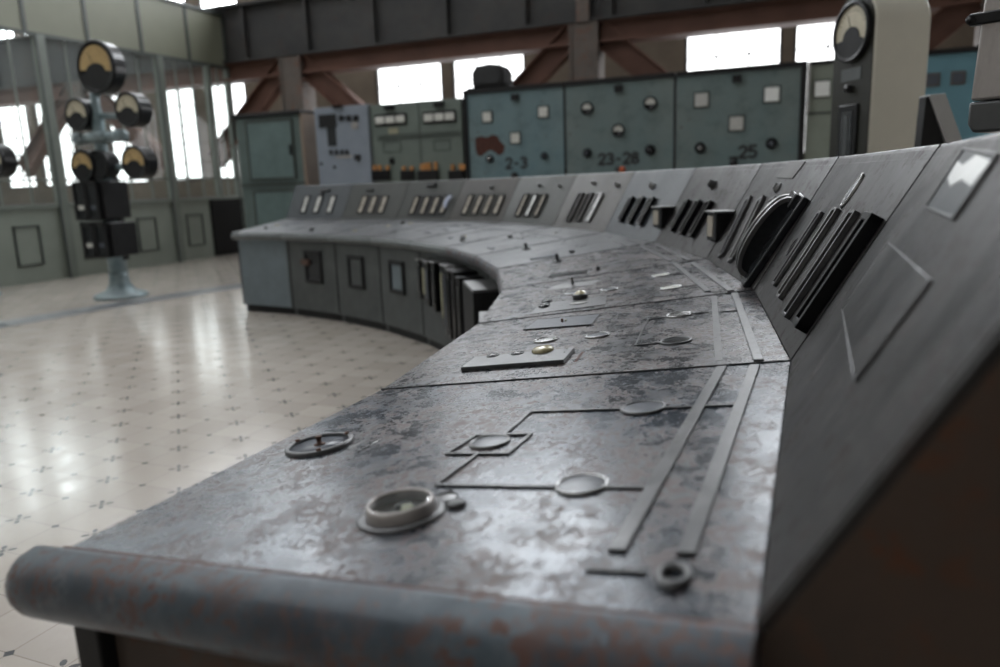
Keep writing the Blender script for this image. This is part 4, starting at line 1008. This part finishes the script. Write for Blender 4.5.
for px, py, r_, dm, dp, dep in GA:
    q_ = P0+fd*.14; rr_ = ray(px, py); c = CAM + rr_*((q_-CAM).dot(fd)/rr_.dot(fd))
    gg = gauge(root, c, fd, r_, dep, dm)
    back = c-fd*dep*.9; pole = Vector((P0.x, P0.y, back.z-.02 if dp else back.z-.3))
    if dp: MB().tube([back, (back+pole)/2+Vector((0, 0, -.03)), pole], .035, 12).build('bracket_arm', 'pole', root)
    else: MB().tube([back, pole], .04, 12).build('bracket_arm', 'pole', root)
for zc in (1.86, 1.92): pass
m = MB(); m.lathe(T(P0.x, P0.y, 1.80), [(.10, 0), (.14, .02), (.14, .10), (.10, .12)], 20); m.build('collar', 'pole', root)
for sgn in (-1, 1):
    m = MB().tube([P0+Vector((0, 0, 1.86)), P0+side*sgn*.30+Vector((0, 0, 1.86))], .06, 14); m.lathe(T(*(P0+side*sgn*.32+Vector((0, 0, 1.80)))), [(.07, 0), (.09, .03), (.09, .10), (.07, .13)], 18); m.build('cross_arm', 'pole', root)
# back-to-back black drum beside the lower left gauge
q_ = P0+fd*.12; rr_ = ray(97, 165); bc = CAM + rr_*((q_-CAM).dot(fd)/rr_.dot(fd))
gauge(root, bc, fd, .17, .20, 'black', 'blank_drum')
# four black relay boxes with glass doors in two tiers
BF = basis(P0+fd*.02, side, Vector((0, 0, 1)), fd)
for (z0, z1, sh) in ((.93, 1.37, -.02), (.50, .90, .03)):
    for i, (xa, xb) in enumerate(((-.21, -.02), (-.01, .17))):
        o = MB().box(BF, xa+sh, xb+sh, z0, z1, -.04, .24).build('relay_box', 'black', root, .012)
        m = MB(); t = .03
        for a in ((xa+sh, xa+sh+t, z0, z1), (xb+sh-t, xb+sh, z0, z1), (xa+sh, xb+sh, z0, z0+t), (xa+sh, xb+sh, z1-t, z1)): m.box(BF, *a, .24, .26)
        m.build('door_frame', 'blackflat', o, .004)
        MB().box(BF, xa+sh+t, xb+sh-t, z0+t, z1-t, .238, .244).build('glass_door', 'lens_dark', o)
        MB().box(BF, xa+sh+t+.02, xb+sh-t-.02, z0+.12, z0+.17, .242, .248).build('relay_label', 'scale_white' if i == 0 else 'lens', o)
    MB().box(BF,   .175+sh, .20+sh, z0+.01, z1-.01, -.16, .20).build('side_box', 'blackflat', root, .01)
MB().box(BF, -.12, .12, .45, 1.40, -.10, -.02).build('mounting_plate', 'blackflat', root)
# a second stand beyond the left edge: one of its gauges reaches into the photo
c2 = on_w(3, 161, D*.98); vr_ = Vector((RGT.x, RGT.y, 0)).normalized()
P2 = Vector((c2.x, c2.y, 0))-side*.95
r2_ = thing('meter_stand', 'meter stand at the left edge of the photo showing only one pale round gauge', 'meter stand', T(*P2), 'pole stands carrying round gauges')
MB().lathe(T(*P2), [(.30, 0), (.30, .03), (.27, .05), (.16, .09), (.12, .16), (.105, .24), (.105, .3)], 36, cap=True).build('base_flange', 'pole', r2_)
MB().lathe(T(*P2), [(.105, .25), (.10, 1.4), (.075, 1.45), (.07, 2.1), (.05, 2.2), (.045, 2.55)], 24, cap=True).build('pole', 'pole', r2_)
for sx_, zz, r_ in ((.95, c2.z, .20), (-.95, c2.z, .20), (0, 2.6, .28)):
    c = P2+side*sx_+fd*.14; c.z = zz; gauge(r2_, c, fd, r_, .2, 'dial_pale')
    MB().tube([c-fd*.15, c-fd*.16+Vector((0, 0, -.02)), Vector((P2.x, P2.y, zz-.03))], .035, 12).build('bracket_arm', 'pole', r2_)

# ================================================================== ARCHED METER PEDESTAL behind the console
Dp = 4.2
A = on_w(868, 152, Dp)            # near front-right vertical edge of the dark face
radial = Vector((CX-A.x, CY-A.y, 0)).normalized()
fdp = radial; sdp = Vector((0, 0, 1)).cross(fdp).normalized()
wf, dpth = .36, .34
base = Vector((A.x, A.y, 0)) - sdp*(wf/2)
ped = thing('meter_pedestal', 'cream arched pedestal with dark face and big round meter, behind the console', 'meter pedestal', basis(base, sdp, Vector((0, 0, 1)).cross(sdp), Vector((0, 0, 1))))
PF = basis(base, sdp, Vector((0, 0, 1)), fdp)
zt = 2.17; ra = wf/2
outl = [(-ra, 0), (ra, 0)] + [(ra*math.cos(R(a)), zt-ra+ra*math.sin(R(a))) for a in range(0, 181, 10)]
MB().prism(PF, outl, -dpth, 0, True).build('body', 'cream', ped, .012)
inl = [(-ra+.006, .0), (ra-.006, .0)] + [((ra-.006)*math.cos(R(a)), zt-ra+(ra-.006)*math.sin(R(a))) for a in range(0, 181, 10)]
MB().prism(PF, inl, 0, .006).build('face_plate', 'pedestal_dark', ped)
gcz = on_w(855, 31, Dp).z
def pgauge():
    FF = PF @ T(0, gcz, .006); r_ = .165
    o = MB().lathe(FF, [(r_, 0), (r_, .02), (r_*.95, .028), (r_*.88, .028), (r_*.86, .012), (0, .012)], 48, cap=False).build('round_gauge', 'black', ped)
    MB().lathe(FF, [(r_*.86, .013), (0, .0132)], 44, cap=False).build('dial', 'dial_pale', o)
    arch = [(r_*.88*math.cos(R(a)), r_*.88*math.sin(R(a))) for a in range(196, 345, 10)] + [(r_*.45*math.cos(R(a)), -r_*.20+r_*.38*math.sin(R(a))) for a in range(0, 181, 15)]
    MB().prism(FF, arch, .013, .018).build('lower_mask', 'blackflat', o)
    MB().box(FF @ Matrix.Rotation(R(112), 4, 'Z'), r_*.1, r_*.6, -.002, .002, .013, .016).build('needle', 'blackflat', o)
    m = MB()
    for k in range(11): m.box(FF @ Matrix.Rotation(R(25+13*k), 4, 'Z'), r_*.66, r_*.76, -.0015, .0015, .0133, .0145)
    m.build('scale_marks', 'blackflat', o)
pgauge()
z = on_w(848, 73, Dp).z; MB().box(PF, -.09, .09, z-.035, z+.035, .006, .010).build('name_plate', 'front', ped, .003)
z = on_w(846, 87, Dp).z; MB().lathe(PF @ T(0, z, .006), [(.022, 0), (.022, .03), (0, .032)], 20, cap=False).build('push_button', 'black', ped)
z0 = on_w(843, 160, Dp).z; z1 = on_w(845, 103, Dp).z
sb = MB().box(PF, -.085, .085, z0-.15, z1, .006, .02).build('slot_meter', 'black', ped, .006)
MB().box(PF, -.05, .05, z0-.1, z1-.04, .02, .024).build('slot_glass', 'lens_dark', sb); MB().box(PF, -.015, .015, z0-.1, z1-.06, .024, .027).build('slot_scale', 'front', sb)

# tilted flat box behind the console right of the pedestal
Dw = 3.4
wv = [on_w(*p, Dw) for p in ((922, 96.5), (937, 96.5), (956, 137), (944, 141), (918, 141))]
vr = Vector((RGT.x, RGT.y, 0)).normalized(); vd = Vector((0, 0, 1)).cross(vr)
b0 = Vector((wv[4].x, wv[4].y, 0)); ws = thing('instrument_stand', 'tilted grey-edged flat box leaning between the cream pedestal and steel case', 'instrument box', T(b0.x, b0.y, 0))
WF = basis(b0, vr, Vector((0, 0, 1)), -vd)
def w2(p): v_ = on_w(*p, Dw)-b0; return (v_.dot(vr), on_w(*p, Dw).z)
MB().prism(WF, [w2((919, 150)), w2((919, 98)), w2((924, 97.5)), w2((945, 150))], -.04, .02).build('housing', 'blackflat', ws, .004)
MB().prism(WF, [w2((921, 96.5)), w2((936.5, 95)), w2((963, 150)), w2((946, 150))], -.06, .03).build('grey_cover', 'lightgrey', ws, .003)
MB().box(WF, .02, .14, 0, 1.25, -.09, .0).build('support', 'blackflat', ws, .004)

# steel instrument case at the right edge, standing on the console top
Dq = 1.75
q0 = on_w(966, 134, Dq)
vr2 = Vector((.90, -.45, 0)).normalized(); vn2 = Vector((vr2.y, -vr2.x, 0))
cs = thing('instrument_case', 'brushed steel instrument case with black strap clip, at the right edge', 'instrument case', T(q0.x, q0.y, q0.z))
CF = basis(Vector((q0.x, q0.y, 0)), vr2, Vector((0, 0, 1)), vn2)
zb = q0.z+.002
zmid = on_w(968, 103, Dq).z
zr = on_w(1000, 90, Dq).z
W_ = .22
MB().prism(CF, [(0, zb+.02), (.012, zb), (W_, zb), (W_, zmid), (0, zmid)], -.16, 0).build('lower_case', 'darkcase', cs, .006)
MB().prism(CF, [(.003, zmid+.003), (W_, zmid+.003), (W_, zb+.42), (.02, zb+.42)], -.16, .002).build('upper_case', 'sheet', cs, .006)
zs = on_w(985, 24, Dq).z
MB().box(CF, -.012, W_, zs-.012, zs+.014, -.01, .012).build('black_strap', 'black', cs, .004)
MB().lathe(CF @ T(-.006, zs, .004), [(.010, 0), (.010, .014), (0, .016)], 16, cap=False).build('strap_knob', 'black', cs)
MB().lathe(CF @ T(.067, on_w(994, 44, Dq).z, .002), [(.010, 0), (.008, .003), (0, .004)], 24, 1, 2.2, cap=False).build('oval_badge', 'scale_white', cs)
